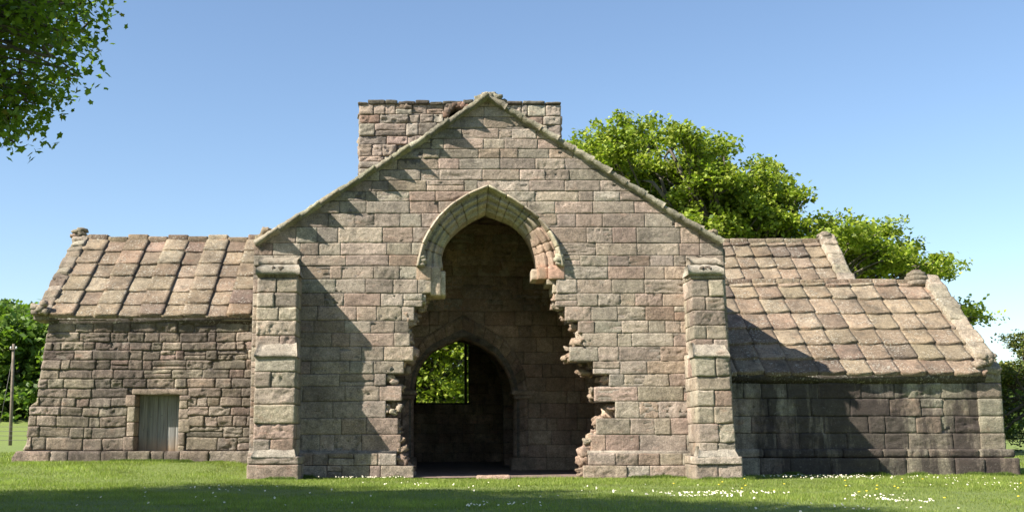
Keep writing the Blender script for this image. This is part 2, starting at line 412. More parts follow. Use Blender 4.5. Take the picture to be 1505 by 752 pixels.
# where the fallen tracery tore the jambs: end of masonry in each course, bottom up
TL = [609, 584, 590, 586, 568, 591, 568, 594, 608, 603, 601, 609, 621, 632]
TR = [852, 860, 865, 874, 902, 872, 894, 871, 837, 856, 850, 831, 817, 819]
def tableside(T, arch, s):
    xv = np.array([pxx(t, 500, 0) for t in T])
    def f(z):
        z = np.asarray(z, float); i = np.clip(np.searchsorted(CZ, z, side='right')-1, 0, len(T)-1)
        return np.where(z > ZSPR, arch(np.maximum(z, ZSPR))-s*.03, xv[i])
    return f
hL = tableside(TL, aL, -1); hR = tableside(TR, aR, 1)
mb = MB()
for i, (zb, zt) in enumerate(zip(CZ[:-1], CZ[1:])):
    e = 2e-3
    kw = dict(amp=.010, bev=.013, out=.0, step=.03, split=.04)
    if i < 3:   # plinth
        kw['out'] = .16 if i == 0 else (.14 if i == 1 else .0)
    zz0, zz1 = zb, zt
    L_ = lambda z, a=zb+e, b=zt-e: hL(np.clip(z, a, b)); R_ = lambda z, a=zb+e, b=zt-e: hR(np.clip(z, a, b))
    if zb < ZAPX:
        course_fill(mb, G0, zb, zt, gL, L_, P_GABLE, **kw); course_fill(mb, G0, zb, zt, R_, gR, P_GABLE, **kw)
    else: course_fill(mb, G0, zb, zt, gL, gR, P_GABLE, **kw)
    if i == 1:  # sloped top of the plinth
        for l, r in ((gL, L_), (R_, gR)):
            x0, x1 = float(l(np.array([zb+.05]))[0]), float(r(np.array([zb+.05]))[0])
            mb.hexa([(x0, -.13, zt-.03), (x1, -.13, zt-.03), (x1, .05, zt-.03), (x0, .05, zt-.03), (x0, -.02, zt+.05), (x1, -.02, zt+.05), (x1, .05, zt+.05), (x0, .05, zt+.05)], (.31, .27, .22))
hLc = lambda z: hL(z)-.05-.08*(np.asarray(z) < ZSPR); hRc = lambda z: hR(z)+.05+.03*(np.asarray(z) < ZSPR)
core(mb, G0, -.1, pz(150, 0), gL, gR, .011, .95, (-.2, ZAPX, hLc, hRc), brk=CZ)
gable = mb.build('gable_wall', M_GABLE, church)

# --- torn rubble heart of the wall in the jambs
mbs = {-1: MB(), 1: MB()}
def rots(mb, c, r):
    lump(mb, (0, 0, 0), r, pick([((.42, .31, .24), 3), ((.37, .27, .21), 2), ((.34, .30, .24), 2)]), (rng.uniform(.7, 1.2), rng.uniform(.7, 1.2), rng.uniform(.45, .8)), 11, .5, .5)
    a, b_ = rng.uniform(-.5, .5, 2); v = mb.v[-1]; ca, sa, cb, sb = math.cos(a), math.sin(a), math.cos(b_), math.sin(b_)
    R = np.array([[ca, -sa, 0], [sa, ca, 0], [0, 0, 1]])@np.array([[cb, 0, sb], [0, 1, 0], [-sb, 0, cb]]); mb.v[-1] = v@R.T+np.array(c)
for i in range(14):
    zc0, zc1 = CZ[i], CZ[i+1]
    for side, T in ((-1, TL), (1, TR)):
        xb = pxx(T[i], 500, 0); nb = [T[j] for j in (i-1, i, i+1) if 0 <= j < 14]
        reach = (max(nb) if side < 0 else min(nb)); reach = pxx(reach, 500, 0)
        for k_ in range(6):
            z = rng.uniform(zc0, zc1); y = rng.uniform(.2, .85); r = rng.uniform(.07, .13)
            x = xb + (reach-xb)*rng.uniform(0, .5) - side*rng.uniform(-.16, -.04)
            rots(mbs[side], (x, y, max(z, .05)), r)
for (u, v, r, y) in ((868, 470, .14, .14), (861, 484, .14, .12), (853, 470, .11, .2), (857, 494, .13, .1), (849, 503, .12, .08), (848, 460, .1, .25), (862, 662, .13, .08), (860, 676, .14, .06), (857, 692, .14, .04), (864, 648, .1, .08), (899, 600, .09, .12), (892, 557, .08, .12), (890, 545, .1, .14), (597, 462, .1, .06), (603, 472, .11, .06), (598, 487, .1, .05), (597, 500, .1, .06), (619, 440, .1, .08), (573, 556, .1, .08), (579, 561, .08, .07), (568, 600, .1, .07), (578, 605, .09, .06), (586, 598, .1, .08), (588, 645, .1, .07), (590, 660, .11, .05), (592, 674, .12, .04)):
    x, z = px(u, v, y); rots(mbs[-1 if u < 700 else 1], (x, y+.05, z), r)
mb = mbs[-1]; tag(mb.build('wall_rubble', M_GABLE, gable), label='torn rubble edge left of the broken window'); mb = mbs[1]
rub = mb.build('wall_rubble', M_GABLE, gable)
tag(rub, label='torn rubble edge right of the broken window')

# --- window arch
def resample(a, n):
    d = np.concatenate([[0], np.cumsum(np.linalg.norm(np.diff(a, axis=0), axis=1))]); t = np.linspace(0, d[-1], n)
    return np.stack([np.interp(t, d, a[:, 0]), np.interp(t, d, a[:, 1])], -1)
def smooth(a, n=60):
    a = resample(a, n)
    for _ in range(2): a[1:-1] = (a[:-2]+2*a[1:-1]+a[2:])/4
    return a
def ring(mb, outer, inner, prof, nv, pal, t0=0., t1=1., bev=.012, amp=.006, back=None, colw=None):
    """voussoirs between two curves; prof: (w, y) pairs from outer to inner"""
    K = len(outer)
    prof = np.array(prof, float); W = prof[:, 0]; Yp = prof[:, 1]
    ts = np.linspace(t0, t1, nv+1)+np.concatenate([[0], rng.uniform(-.25, .25, nv-1)/nv*(t1-t0), [0]])
    for a, b in zip(ts[:-1], ts[1:]):
        tt = a+(b-a)*np.array([.02, .07, .3, .5, .7, .93, .98]); col = pick(pal)
        ix = tt*(K-1); Oc = np.stack([np.interp(ix, np.arange(K), outer[:, d]) for d in (0, 1)], -1); Ic = np.stack([np.interp(ix, np.arange(K), inner[:, d]) for d in (0, 1)], -1)
        XZ = Oc[:, None, :]+(Ic-Oc)[:, None, :]*W[None, :, None]
        edge = np.array([1, 0, 0, 0, 0, 0, 1.])
        Yg = Yp[None, :]+bev*edge[:, None]+rng.uniform(-.006, .006)
        sd = rng.uniform(0, 99); Yg = Yg+amp*fbm(np.stack([XZ[..., 0]*9+sd, XZ[..., 1]*9, Yg*9], -1), 2)
        v = np.stack([XZ[..., 0], Yg, XZ[..., 1]], -1)
        # pull edges slightly in: joint
        back_ = v.copy(); back_[:, :, 1] = np.maximum(Yg+.1, .3) if back is None else back
        n, m = Yg.shape; i = np.arange(n*m).reshape(n, m)
        q = np.stack([i[:-1, :-1], i[:-1, 1:], i[1:, 1:], i[1:, :-1]], -1).reshape(-1, 4)
        rg = np.concatenate([i[0, :], i[1:, -1], i[-1, -2::-1], i[-2:0:-1, 0]]); mm = len(rg); k0 = np.arange(mm); k1 = (k0+1) % mm
        q2 = np.stack([rg[k1], rg[k0], n*m+k0, n*m+k1], -1)
        mb.add(np.vstack([v.reshape(-1, 3), back_.reshape(-1, 3)[rg]]), np.vstack([q, q2]), col=col)
Oarc = {s: smooth(curve([p_ for p_ in (OUTL, OUTR)[s] if p_[1] < 396], -.05)) for s in (0, 1)}
Iarc = {s: smooth(curve([p_ for p_ in (INL, INR)[s] if p_[1] < 396], .42)) for s in (0, 1)}
P_RED = [((.42, .26, .19), 3), ((.40, .31, .24), 2), ((.38, .34, .26), 1)]
mb = MB()
for s in (0, 1):
    prof = [(.17, .03), (.22, .10), (.28, .12), (.34, .06), (.42, .05), (.48, .12), (.53, .21), (.58, .23), (.64, .18), (.70, .19), (.78, .29), (.84, .36), (.90, .35), (1.0, .42)]
    if s == 0: ring(mb, Oarc[0], Iarc[0], prof, 7, P_ARCH, back=.93)
    else:
        ring(mb, Oarc[1], Iarc[1], prof, 3, P_RED, 0, .42, back=.93, amp=.02); ring(mb, Oarc[1], Iarc[1], prof, 5, P_ARCH, .42, 1, back=.93)
arch = mb.build('window_arch', M_ARCH, gable)
mb = MB()
for s in (0, 1):
    prof = [(-.02, .02), (-.015, -.10), (.03, -.15), (.08, -.155), (.12, -.12), (.15, -.03), (.175, .03)]
    ring(mb, Oarc[s], Iarc[s], prof, 6, P_ARCH, back=.06, amp=.008)
mb.build('hood_mould', M_ARCH, arch)
for s, (u, v) in ((0, (620, 383)), (1, (822, 381))):
    mb = MB(); x, z = px(u, v, -.1)
    for dz_, r in ((.07, .085), (-.0, .10), (-.08, .075)):
        lump(mb, (x, -.06, z+dz_), r, pick(P_ARCH), (1, .9, .62), 9, .3)
    mb.build('label_stop', M_ARCH, arch)
# springers left hanging at both feet of the arch
mb = MB()
def pbox(mb, u0, u1, v0, v1, y0, y1, pal, **kw):
    x0, x1 = pxx(u0, v0, y0), pxx(u1, v0, y0); z0, z1 = pz(v1, y0), pz(v0, y0)
    block(mb, plane(y0), const(x0), const(x1), z0, z1, pick(pal), depth=y1-y0, amp=.008, bev=.015, step=.06, **kw)
pbox(mb, 612, 634, 390, 412, -.01, .9, P_RED); pbox(mb, 632, 648, 391, 434, .06, .9, P_ARCH); pbox(mb, 645, 655, 398, 434, .2, .9, P_ARCH)
pbox(mb, 615, 634, 410, 431, 0, .9, P_ARCH)
pbox(mb, 612, 626, 432, 446, .03, .8, P_ARCH); mb.build('springer', M_ARCH, arch); mb = MB()
pbox(mb, 806, 830, 389, 410, -.02, .9, P_RED); pbox(mb, 790, 806, 392, 410, .10, .9, P_RED); pbox(mb, 781, 793, 395, 411, .25, .9, P_ARCH)
pbox(mb, 803, 822, 409, 418, .1, .9, P_ARCH); pbox(mb, 812, 824, 417, 430, .05, .9, P_ARCH)
mb.build('springer', M_ARCH, arch)
# --- coping of the gable
def coping(a, b, n, side):
    """overlapping coping slabs up the slope a -> b (world x, z)"""
    mb = MB(); a = np.array(a); b = np.array(b)
    T = np.linspace(0, 1, n+1); ln = np.linalg.norm(b-a); d = (b-a)/ln; nrm = np.array([-d[1], d[0]])
    if nrm[1] < 0: nrm = -nrm
    for t0, t1 in zip(T[:-1], T[1:]):
        p0 = a+(b-a)*(t0-.008/ n); p1 = a+(b-a)*(t1+.10/n); oh = rng.uniform(.15, .22)
        col = pick(P_COPE); K = 9
        V = []
        for i in range(K):
            f = i/(K-1); p_ = p0+(p1-p0)*f
            # each slab rides over the one below: thick lower end, and its front edge swells at the head
            up = .02+.05*(1-f)+.008*rng.uniform(-1, 1); o_ = oh*(.35+1.15*f**1.3) if side < 0 else oh*.8
            o_ += .012*rng.uniform(-1, 1)
            lo = -.03+.01*rng.uniform(-1, 1)
            for y, h in ((-o_, lo), (-o_+.015, lo+.05+up), (.35, lo+.1+up), (1.0, lo+.06+up), (1.0, lo-.04), (.06, lo-.04)):
                q_ = p_+nrm*h; V.append((q_[0], y, q_[1]))
        V = np.array(V); m = 6; i = np.arange(K-1)[:, None]*m; j = np.arange(m)[None, :]; q = np.stack([i+j, i+m+j, i+m+(j+1) % m, i+(j+1) % m], -1).reshape(-1, 4)
        if side > 0: q = q[:, ::-1]
        caps = [(0, 1, 2, 3), (0, 3, 4, 5), ((K-1)*m, (K-1)*m+3, (K-1)*m+2, (K-1)*m+1), ((K-1)*m, (K-1)*m+5, (K-1)*m+4, (K-1)*m+3)]
        mb.add(V, np.vstack([q, caps]), col=col)
    return mb
def poly_coping(pts, side, per):
    big = MB()
    for (p0, p1), n in zip(zip(pts[:-1], pts[1:]), per):
        m = coping(px(*p0, 0), px(*p1, 0), n, side)
        for v, c in zip(m.v, m.c): pass
        off = big.n
        for v, c in zip(m.v, m.c): big.v.append(v); big.c.append(c)
        for q in m.q: big.q.append(q+off)
        big.n += m.n
    return big
poly_coping([(375, 359), (440, 320), (525, 266), (600, 220), (714, 145)], -1, [2, 3, 3, 4]).build('gable_coping', M_COPE, church)
poly_coping([(1060, 358), (1000, 322), (870, 238), (718, 145)], 1, [2, 5, 6]).build('gable_coping', M_COPE, church)
mb = MB()
for (u, v, r) in ((706, 147, .13), (716, 144, .15), (728, 146, .14), (737, 151, .10), (712, 140, .08), (724, 140, .08)):
    x, z = px(u, v, .2); lump(mb, (x, .2, z), r, pick(P_COPE), (1.1, 1.3, .6), 9, .4)
mb.build('apex_stone', M_COPE, church)
for (u, v, w_, h_) in ((386, 344, .34, .24), (1047, 347, .26, .16)):
    mb = MB(); x, z = px(u, v, .1)
    for k_ in range(9): lump(mb, (x+rng.uniform(-.5, .5)*w_, .15+rng.uniform(-.1, .3), z+rng.uniform(-.5, .4)*h_), .085, pick([((.22, .18, .12), 1), ((.28, .23, .17), 1)]), (1, 1, .8), 7, .5)
    mb.build('gable_finial_stub', M_COPE, church)

# --- buttresses
def buttress(fl, fr_, vrows, side):
    """fl, fr_: callables v -> px of the front face edges"""
    mb = MB()
    pu, pl_ = .72, .95
    vm = 517
    def level(v): 
        return pl_ if v > vm else pu
    rows = vrows
    for va, vb in zip(rows[:-1], rows[1:]):      # va lower (bigger v)
        p_ = level((va+vb)/2); zb, zt = pz(va, -p_), pz(vb, -p_)
        if va >= 700: zb = -.08
        extra = .13 if va > 670 else 0.
        Y = -p_-extra
        xa = lambda z, Y=Y, va=va, vb=vb, zb=zb, zt=zt: np.interp(z, [zb, zt], [pxx(fl(va), va, Y), pxx(fl(vb), vb, Y)])-extra*.8
        xb = lambda z, Y=Y, va=va, vb=vb, zb=zb, zt=zt: np.interp(z, [zb, zt], [pxx(fr_(va), va, Y), pxx(fr_(vb), vb, Y)])+extra*.8
        nst = 1 if rng.random() < .45 else 2
        cuts = [0, 1] if nst == 1 else [0, rng.uniform(.38, .62), 1]
        for a, b in zip(cuts[:-1], cuts[1:]):
            out = rng.uniform(-.012, .02)
            block(mb, plane(Y), lambda z, a=a: xa(z)+(xb(z)-xa(z))*a, lambda z, b=b: xa(z)+(xb(z)-xa(z))*b, zb, zt, pick(P_BUTT), amp=.012, bev=.022, depth=.45, out=out, wob=.016, step=.03, tilt=.01)
        # flank stones, both sides
        for sgn, xf in ((-1, xa), (1, xb)):
            X = float(xf(np.array([(zb+zt)/2]))[0])
            y0_, y1_ = Y+.3, .05
            cut = rng.uniform(.35, .65)*y0_
            for a, b in ((y0_, cut), (cut, y1_)):
                if abs(b-a) > .12: block(mb, plane_x(X, sgn), const(a), const(b), zb, zt, pick(P_BUTT), amp=.012, bev=.016, depth=.2, out=-.004, step=.08)
            # core
        zc = (zb, zt)
        mb.box((float(xa(np.array([zb]))[0])+.03, Y+.03, zb), (float(xb(np.array([zb]))[0])-.03, .1, zt), MORTAR)
    # plinth chamfer, offset weathering and top weathering: sloped slabs
    def slab(v_lo, v_hi, y_lo, y_hi, ext, th, col, hole=False):
        zl, zh = pz(v_lo, y_lo), pz(v_hi, y_hi)
        x0 = pxx(fl(v_lo), v_lo, y_lo)-ext; x1 = pxx(fr_(v_lo), v_lo, y_lo)+ext
        K = 8; V = []
        for i in range(K):
            x = x0+(x1-x0)*i/(K-1); j = lambda a=.012: rng.uniform(-a, a)
            for y, z, q_ in ((y_lo, zl, 0), (y_lo+.01, zl+th+j(), 0), (y_hi, zh+j(), 1), (y_hi+.25, zh, 1), (y_hi+.25, zl, 0)): V.append((x+q_*(ext+.035)*(1-2*i/(K-1)), y, z))
        m = 5; i = np.arange(K-1)[:, None]*m; j = np.arange(m)[None, :]
        q = np.stack([i+j, i+m+j, i+m+(j+1) % m, i+(j+1) % m], -1).reshape(-1, 4)[:, ::-1]
        V = np.array(V); base = (K-1)*m
        mb.add(V, q, [(0, 1, 2), (0, 2, 4), (2, 3, 4), (base, base+2, base+1), (base, base+4, base+2), (base+2, base+4, base+3)], col)
    slab(524, 503, -pl_-.04, -pu+.03, .02, .05, (.40, .35, .28))
    slab(403, 389, -pu-.06, -.42, .035, .13, (.40, .36, .29))
    slab(389, 378, -.42, .02, -.02, .10, (.37, .32, .25))
    slab(672, 655, -pl_-.14, -pl_+.05, .03, .03, (.36, .32, .26))
    for k_ in range(3):   # dark lumps as pits in the top slab, their shade put into the colour
        x, z = px((fl(396)+fr_(396))/2+rng.uniform(-8, 8), 395, -.8); lump(mb, (x, -pu-.02, z+.02), .04, (.16, .13, .10), (1, 1, 1), 6, .5)
    return mb
rowsB = [704, 682, 670, 645, 622, 594, 569, 546, 517, 493, 471, 451, 430, 408, 398]
bL = buttress(lambda v: 370+8*(704-v)/304, lambda v: 431+7*(704-v)/304, rowsB, -1).build('buttress', M_BUTT, church)
rowsB = [704, 682, 670, 650, 622, 597, 573, 553, 517, 498, 478, 456, 436, 410, 398]
bR = buttress(lambda v: 1030-16*(704-v)/304, lambda v: 1086-24*(704-v)/304, rowsB, 1).build('buttress', M_BUTT, church)

# --- choir: side walls, vault, roof
YB = 5.0
xi0, xi1 = -2.55, 4.65; CX = 1.05
for X, s, xi in ((XLb+.05, -1, xi0), (XRb-.1, 1, xi1)):
    mb = MB()
    masonry(mb, plane_x(X, s), even(0, zfoot-.1, .33), const(.05), const(YB+6), P_WING, amp=.012, step=.12)
    mb.box((min(X-s*.03, xi), .95, -.1), (max(X-s*.03, xi), YB+.5, zfoot-.1), MORTAR)
    masonry(mb, plane_x(xi, -s), even(.0, 2.9, .33), const(.9), const(YB), P_INN, amp=.012, step=.12)
    mb.build('side_wall', M_WING, church)
mb = MB()   # pointed barrel vault, coursed
th = np.linspace(0, 1, 11)
hw = (xi1-xi0)/2; rise = 3.35
prof = [(xi0 + hw*(1-math.cos(t*math.pi/2))**1.0*1.0 if False else xi0+hw*(t**1.75*.8+t*.2), 2.9+rise*(math.sin(t*math.pi/2)**.9)) for t in th]
prof += [(2*CX-(x)+ (xi1+xi0-2*CX), z) for x, z in prof[-2::-1]]
for (x0, z0), (x1, z1) in zip(prof[:-1], prof[1:]):
    y = .93
    while y < YB:
        y2 = min(YB+.02, y+rng.uniform(.5, 1.0)); n_ = np.array([CX-(x0+x1)/2, 3.2-(z0+z1)/2]); n_ = n_/np.linalg.norm(n_); dd = rng.uniform(0, .012)
        g = .006; A = np.array([x0, z0])+n_*dd; B = np.array([x1, z1])+n_*dd
        t_ = (B-A)/np.linalg.norm(B-A); A = A+t_*g; B = B-t_*g
        up = -n_*.25
        V = [(A[0], y+g, A[1]), (B[0], y+g, B[1]), (B[0], y2-g, B[1]), (A[0], y2-g, A[1])]
        V += [(a+up[0], b, c+up[1]) for a, b, c in V]
        mb.hexa(V, pick(P_INN)); y = y2
    mb.hexa([(x0-n_[0]*.03, .9, z0-n_[1]*.03), (x1-n_[0]*.03, .9, z1-n_[1]*.03), (x1-n_[0]*.03, YB, z1-n_[1]*.03), (x0-n_[0]*.03, YB, z0-n_[1]*.03),
             (x0-n_[0]*.5, .9, z0-n_[1]*.5), (x1-n_[0]*.5, .9, z1-n_[1]*.5), (x1-n_[0]*.5, YB, z1-n_[1]*.5), (x0-n_[0]*.5, YB, z0-n_[1]*.5)], MORTAR)
mb.build('vault', M_INN, church)

# --- slab roofs
def slab_roof(mb, y0, z0, y1, z1, xl, xr, rows, colw, raised=True, lift=.07, x_of=None, top_only=None, t_lo=0., scallop=.02, off=0., cap=True):
    """courses of big stone slates from eaves (y0,z0) to ridge (y1,z1); xl, xr callables of t in 0..1"""
    d = np.array([y1-y0, z1-z0]); ln = np.linalg.norm(d); d /= ln; nrm = np.array([-d[1], d[0]])
    rows = np.asarray(rows)
    X0 = min(xl(0), xl(1)); X1 = max(xr(0), xr(1)); ncol = int(math.ceil((X1-X0)/colw))+1
    for j in range(ncol):
        xa, xb = X0+off+j*colw, X0+off+(j+1)*colw
        hi = raised and j % 2 == 0
        for r, (t0, t1) in enumerate(zip(rows[:-1], rows[1:])):
            if t0 < t_lo-1e-6: continue
            tm = (t0+t1)/2; a = max(xa-(.03 if hi else 0), xl(tm)); b = min(xb+(.03 if hi else 0), xr(tm))
            jit = rng.uniform(-.012, .012) if not raised else rng.uniform(-.006, .006)
            if b-a < .08: continue
            col = pick(P_ROOF); th_ = (.052 if raised else .072)*rng.uniform(.85, 1.2); te = min(1.0, t1+.12*(t1-t0))
            ns, nt_ = 9, 6; s = np.linspace(0, 1, ns); Tt = np.array([0, .015, .3, .6, .9, 1.0])
            Sg, Tg = np.meshgrid(s, Tt); ll = (te-t0)*ln
            tiltx = rng.uniform(-.008, .008) + (0 if raised else .016)
            dip = t0*ln + Tg*ll + (1-Tg)*(scallop*rng.uniform(-1, 1)+scallop*1.3*(np.sin(Sg*math.pi)*-1)+jit*2)
            H = th_*(1-Tg)*1.0+.012+(lift if hi else 0.)+tiltx*(Sg-.5)*2+.012*fbm(np.stack([Sg*3+rng.uniform(0, 99), Tg*3, Sg*0], -1), 2)
            H = H-.004*((Sg < .01) | (Sg > .99)) - .003*(Tg < .01)
            X = a+.006+(b-a-.012)*Sg+jit
            Yw = y0+d[0]*dip+nrm[0]*H; Zw = z0+d[1]*dip+nrm[1]*H
            Hb = -.02
            Yb = y0+d[0]*dip+nrm[0]*Hb; Zb = z0+d[1]*dip+nrm[1]*Hb
            V = np.stack([X, Yw, Zw], -1).reshape(-1, 3); Vb = np.stack([X, Yb, Zb], -1).reshape(-1, 3)
            i = np.arange(ns*nt_).reshape(nt_, ns); q = np.stack([i[:-1, :-1], i[:-1, 1:], i[1:, 1:], i[1:, :-1]], -1).reshape(-1, 4)
            rg = np.concatenate([i[0, :], i[1:, -1], i[-1, -2::-1], i[-2:0:-1, 0]]); mm = len(rg); k0 = np.arange(mm); k1 = (k0+1) % mm
            q2 = np.stack([rg[k1], rg[k0], ns*nt_+k0, ns*nt_+k1], -1)
            mb.add(np.vstack([V, Vb[rg]]), np.vstack([q, q2]), col=col)
        # ridge stone
        a, b = max(xa, xl(1)), min(xb, xr(1))
        if cap and b-a > .1:
            h = .05 + (lift if hi else 0)+rng.uniform(-.01, .02)
            block(mb, lambda x, z, o: (x, y1-.14-o, z), const(a), const(b), z1-.12, z1+h, pick(P_ROOF), depth=.3, amp=.012, bev=.02, step=.08)
    # deck, slightly below the slates
    for t0, t1 in zip(rows[:-1], rows[1:]):
        if t0 < t_lo-1e-6: continue
        V = []
        for H in (-.25, -.012):
            for t, xf in ((t0, xl), (t0, xr), (t1, xr), (t1, xl)):
                V.append((xf(t), y0+d[0]*ln*t+nrm[0]*H, z0+d[1]*ln*t+nrm[1]*H))
        mb.hexa(V, (.12, .10, .09))

def backslope(mb, x0, x1, yr, zr, ye, ze, pal=P_ROOF):
    rows = np.linspace(0, 1, 8)
    for t0, t1 in zip(rows[:-1], rows[1:]):
        x = x0
        while x < x1-.05:
            b = min(x1, x+rng.uniform(.4, .6)); y_0, y_1 = yr+(ye-yr)*t0, yr+(ye-yr)*t1; z_0, z_1 = zr+(ze-zr)*t0, zr+(ze-zr)*t1
            mb.hexa([(x, y_0, z_0-.2), (b-.01, y_0, z_0-.2), (b-.01, y_1, z_1-.2), (x, y_1, z_1-.2), (x, y_0, z_0+.0), (b-.01, y_0, z_0+.0), (b-.01, y_1, z_1+.05), (x, y_1, z_1+.05)], pick(pal)); x = b

# choir roof behind the gable
mb = MB()
az = pz(150, 0)
for s, xe in ((-1, XL0), (1, XR0)):
    rows = np.linspace(0, 1, 13)
    for t0, t1 in zip(rows[:-1], rows[1:]):
        y = .95
        while y < YB:
            y2 = min(YB, y+rng.uniform(.4, .6)); xa, xb = xe+(1.0-xe)*t0, xe+(1.0-xe)*t1; za, zb = zfoot-.1+(az-.05-zfoot)*t0, zfoot-.1+(az-.05-zfoot)*t1
            mb.hexa([(xa, y, za-.25), (xb, y, zb-.25), (xb, y2-.01, zb-.25), (xa, y2-.01, za-.25), (xa, y, za+.03), (xb, y, zb-.02), (xb, y2-.01, zb-.02), (xa, y2-.01, za+.03)], pick(P_ROOF)); y = y2
mb.build('choir_roof', M_ROOF, church)

# --- chancel arch wall seen through the window
def arch_hole(pts, Y, z1):
    a = curve(pts, Y); k_ = int(np.argmax(a[:, 1])); l = a[:k_+1]; r = a[k_:][::-1]
    zap = a[k_, 1]
    return (-.5, zap, lambda z: np.interp(z, l[:, 1], l[:, 0]), lambda z: np.interp(z, r[:, 1], r[:, 0])), l, r
HP = [(607, 705), (607, 600), (607, 578), (611, 552), (620, 532), (635, 515), (655, 505), (680, 495), (705, 505), (727, 519), (743, 540), (752, 562), (757, 585), (757, 600), (757, 705)]
HO = [(590, 705), (590, 600), (591, 575), (596, 545), (606, 520), (624, 496), (650, 479), (680, 463), (712, 479), (740, 497), (759, 522), (770, 545), (776, 578), (776, 600), (776, 705)]
hole, hl_, hr_ = arch_hole(HP, YB, 0); holeo, ol_, or_ = arch_hole(HO, YB, 0)
mb = MB(); fr = plane(YB)
masonry(mb, fr, even(0, 6.3, .34, .08), const(xi0), const(xi1), P_INN, holeo, amp=.012, bev=.014, step=.09)
big = (hole[0], hole[1], lambda z: hole[2](z)-.05, lambda z: hole[3](z)+.05)
core(mb, fr, -.1, 6.3, const(xi0-.5), const(xi1+.5), .05, .9, big, .2)
inner = mb.build('chancel_wall', M_INN, church)
mb = MB()
for o_, h_ in ((ol_, hl_), (or_, hr_)):
    up = lambda a: resample(a[a[:, 1] > pz(590, YB)], 50)
    O2, I2 = up(o_), up(h_)
    ring(mb, O2, I2, [(0, YB-.02), (.28, YB-.02), (.33, YB+.03), (.62, YB+.03), (.67, YB+.10), (1, YB+.12)], 9, P_INN, back=YB+.85)
    lo = lambda a: resample(a[a[:, 1] < pz(577, YB)], 50)
    ring(mb, lo(o_), lo(h_), [(0, YB-.02), (.28, YB-.02), (.33, YB+.03), (.62, YB+.03), (.67, YB+.10), (1, YB+.12)], 7, P_INN, back=YB+.85)
ar = mb.build('chancel_arch', M_INN, inner)
for u0, u1 in ((587, 612), (752, 786)):
    mb = MB(); pbox(mb, u0, u1, 573, 580, YB-.07, YB+.9, P_INN); pbox(mb, u0+3, u1-3, 580, 586, YB-.04, YB+.9, P_INN); mb.build('impost', M_INN, ar)
    mb = MB(); pbox(mb, u0, u1, 672, 696, YB-.06, YB+.9, P_INN); mb.build('pier_base', M_INN, ar)

# --- tower over the crossing
TX0, TX1 = pxx(527, 250, YB), pxx(826, 250, YB); TZ = pz(153, YB); TD = 5.2
mb = MB()
niche = (pz(180, YB), pz(158, YB), lambda z: pxx(674, 165, YB)-np.sqrt(np.clip(.26**2-(z-pz(172, YB))**2*1.0, 0, 1)), lambda z: pxx(674, 165, YB)+np.sqrt(np.clip(.26**2-(z-pz(172, YB))**2, 0, 1)))
zs = even(4.0, TZ, .29, .14)
mkw = dict(amp=.028, bev=.026, step=.04, wob=.016, tilt=.014, split=.18, wmin=.25, wmax=.85)
masonry(mb, plane(YB, .035), zs, const(TX0), const(TX1), P_GABLE, niche, **mkw)
mkw['step'] = .12
masonry(mb, plane_x(TX0, -1), zs, const(YB+.02), const(YB+TD), P_WING, **mkw); masonry(mb, plane_x(TX1, 1), zs, const(YB+.02), const(YB+TD), P_WING, **mkw)
core(mb, plane(YB), 4.0, TZ-.03, const(TX0+.03), const(TX1-.03), .03, .6, (niche[0], niche[1], lambda z: niche[2](z)-.03, lambda z: niche[3](z)+.03), .08)
mb.box((TX0+.03, YB+.6, 4.0), (TX1-.03, YB+TD, TZ-.1), MORTAR)
tower = mb.build('tower', M_GABLE, church)
mb = MB()
x = TX0-.04
while x < TX1:
    w_ = rng.uniform(.25, .7); b = min(TX1+.04, x+w_)
    block(mb, plane(YB-.04), const(x), const(b), TZ-.02, TZ+rng.uniform(.05, .12), pick([((.13, .12, .09), 2), ((.17, .15, .12), 2)]), depth=.7, amp=.03, bev=.03, wob=.02, step=.08)
    x = b
mb.build('wall_head', M_WING, tower)
mb = MB()
for k_ in range(9):
    a = math.pi*(k_+.5)/9; r = .33; lump(mb, (pxx(674, 165, YB)+r*math.cos(a), YB+.02, pz(172, YB)+r*math.sin(a)), .085, pick([((.30, .19, .14), 1), ((.26, .2, .16), 1)]), (1, 1, 1), 7, .3)
mb.build('niche_arch', M_WING, tower)

# --- crossing and nave behind, closed and dark but for the far window
YN = 14.0
fx_win = lambda u: pxx(u, 560, YN)
mb = MB()
for X, s in ((xi0, 1), (xi1, -1)):
    masonry(mb, plane_x(X, s), even(0, 4.2, .36), const(YB+.95), const(YN), P_INN, amp=.012, step=.16)
    mb.box((min(X-s*.03, X-s*1.1), YB+.8, -.1), (max(X-s*.03, X-s*1.1), YN+.8, 4.6), MORTAR)
mb.box((xi0-1.1, YB+.8, 4.6), (xi1+1.1, YN+.8, 5.0), MORTAR)
mb.build('nave_wall', M_INN, church)
mb = MB()
wz0, wz1 = pz(594, YN), pz(486, YN); wx0, wx1 = fx_win(608), fx_win(690); wxm = (wx0+wx1)/2; whw = (wx1-wx0)/2
whl = lambda z: wxm-whw*np.sqrt(np.clip(1-(np.clip((z-(wz1-.55))/.56, 0, 1))**2, 0, 1))
whr = lambda z: wxm+whw*np.sqrt(np.clip(1-(np.clip((z-(wz1-.55))/.56, 0, 1))**2, 0, 1))
masonry(mb, plane(YN), sorted(list(even(0, wz0, .33, .05))+list(even(wz0, 4.6, .33, .05))[1:]), const(xi0), const(xi1), P_INN, (wz0, wz1, whl, whr), amp=.012, step=.12)
core(mb, plane(YN), -.1, 4.6, const(xi0-1), const(xi1+1), .03, .7, (wz0, wz1, lambda z: whl(z)-.03, lambda z: whr(z)+.03), .12)
end = mb.build('end_wall', M_INN, church)
mb = MB()
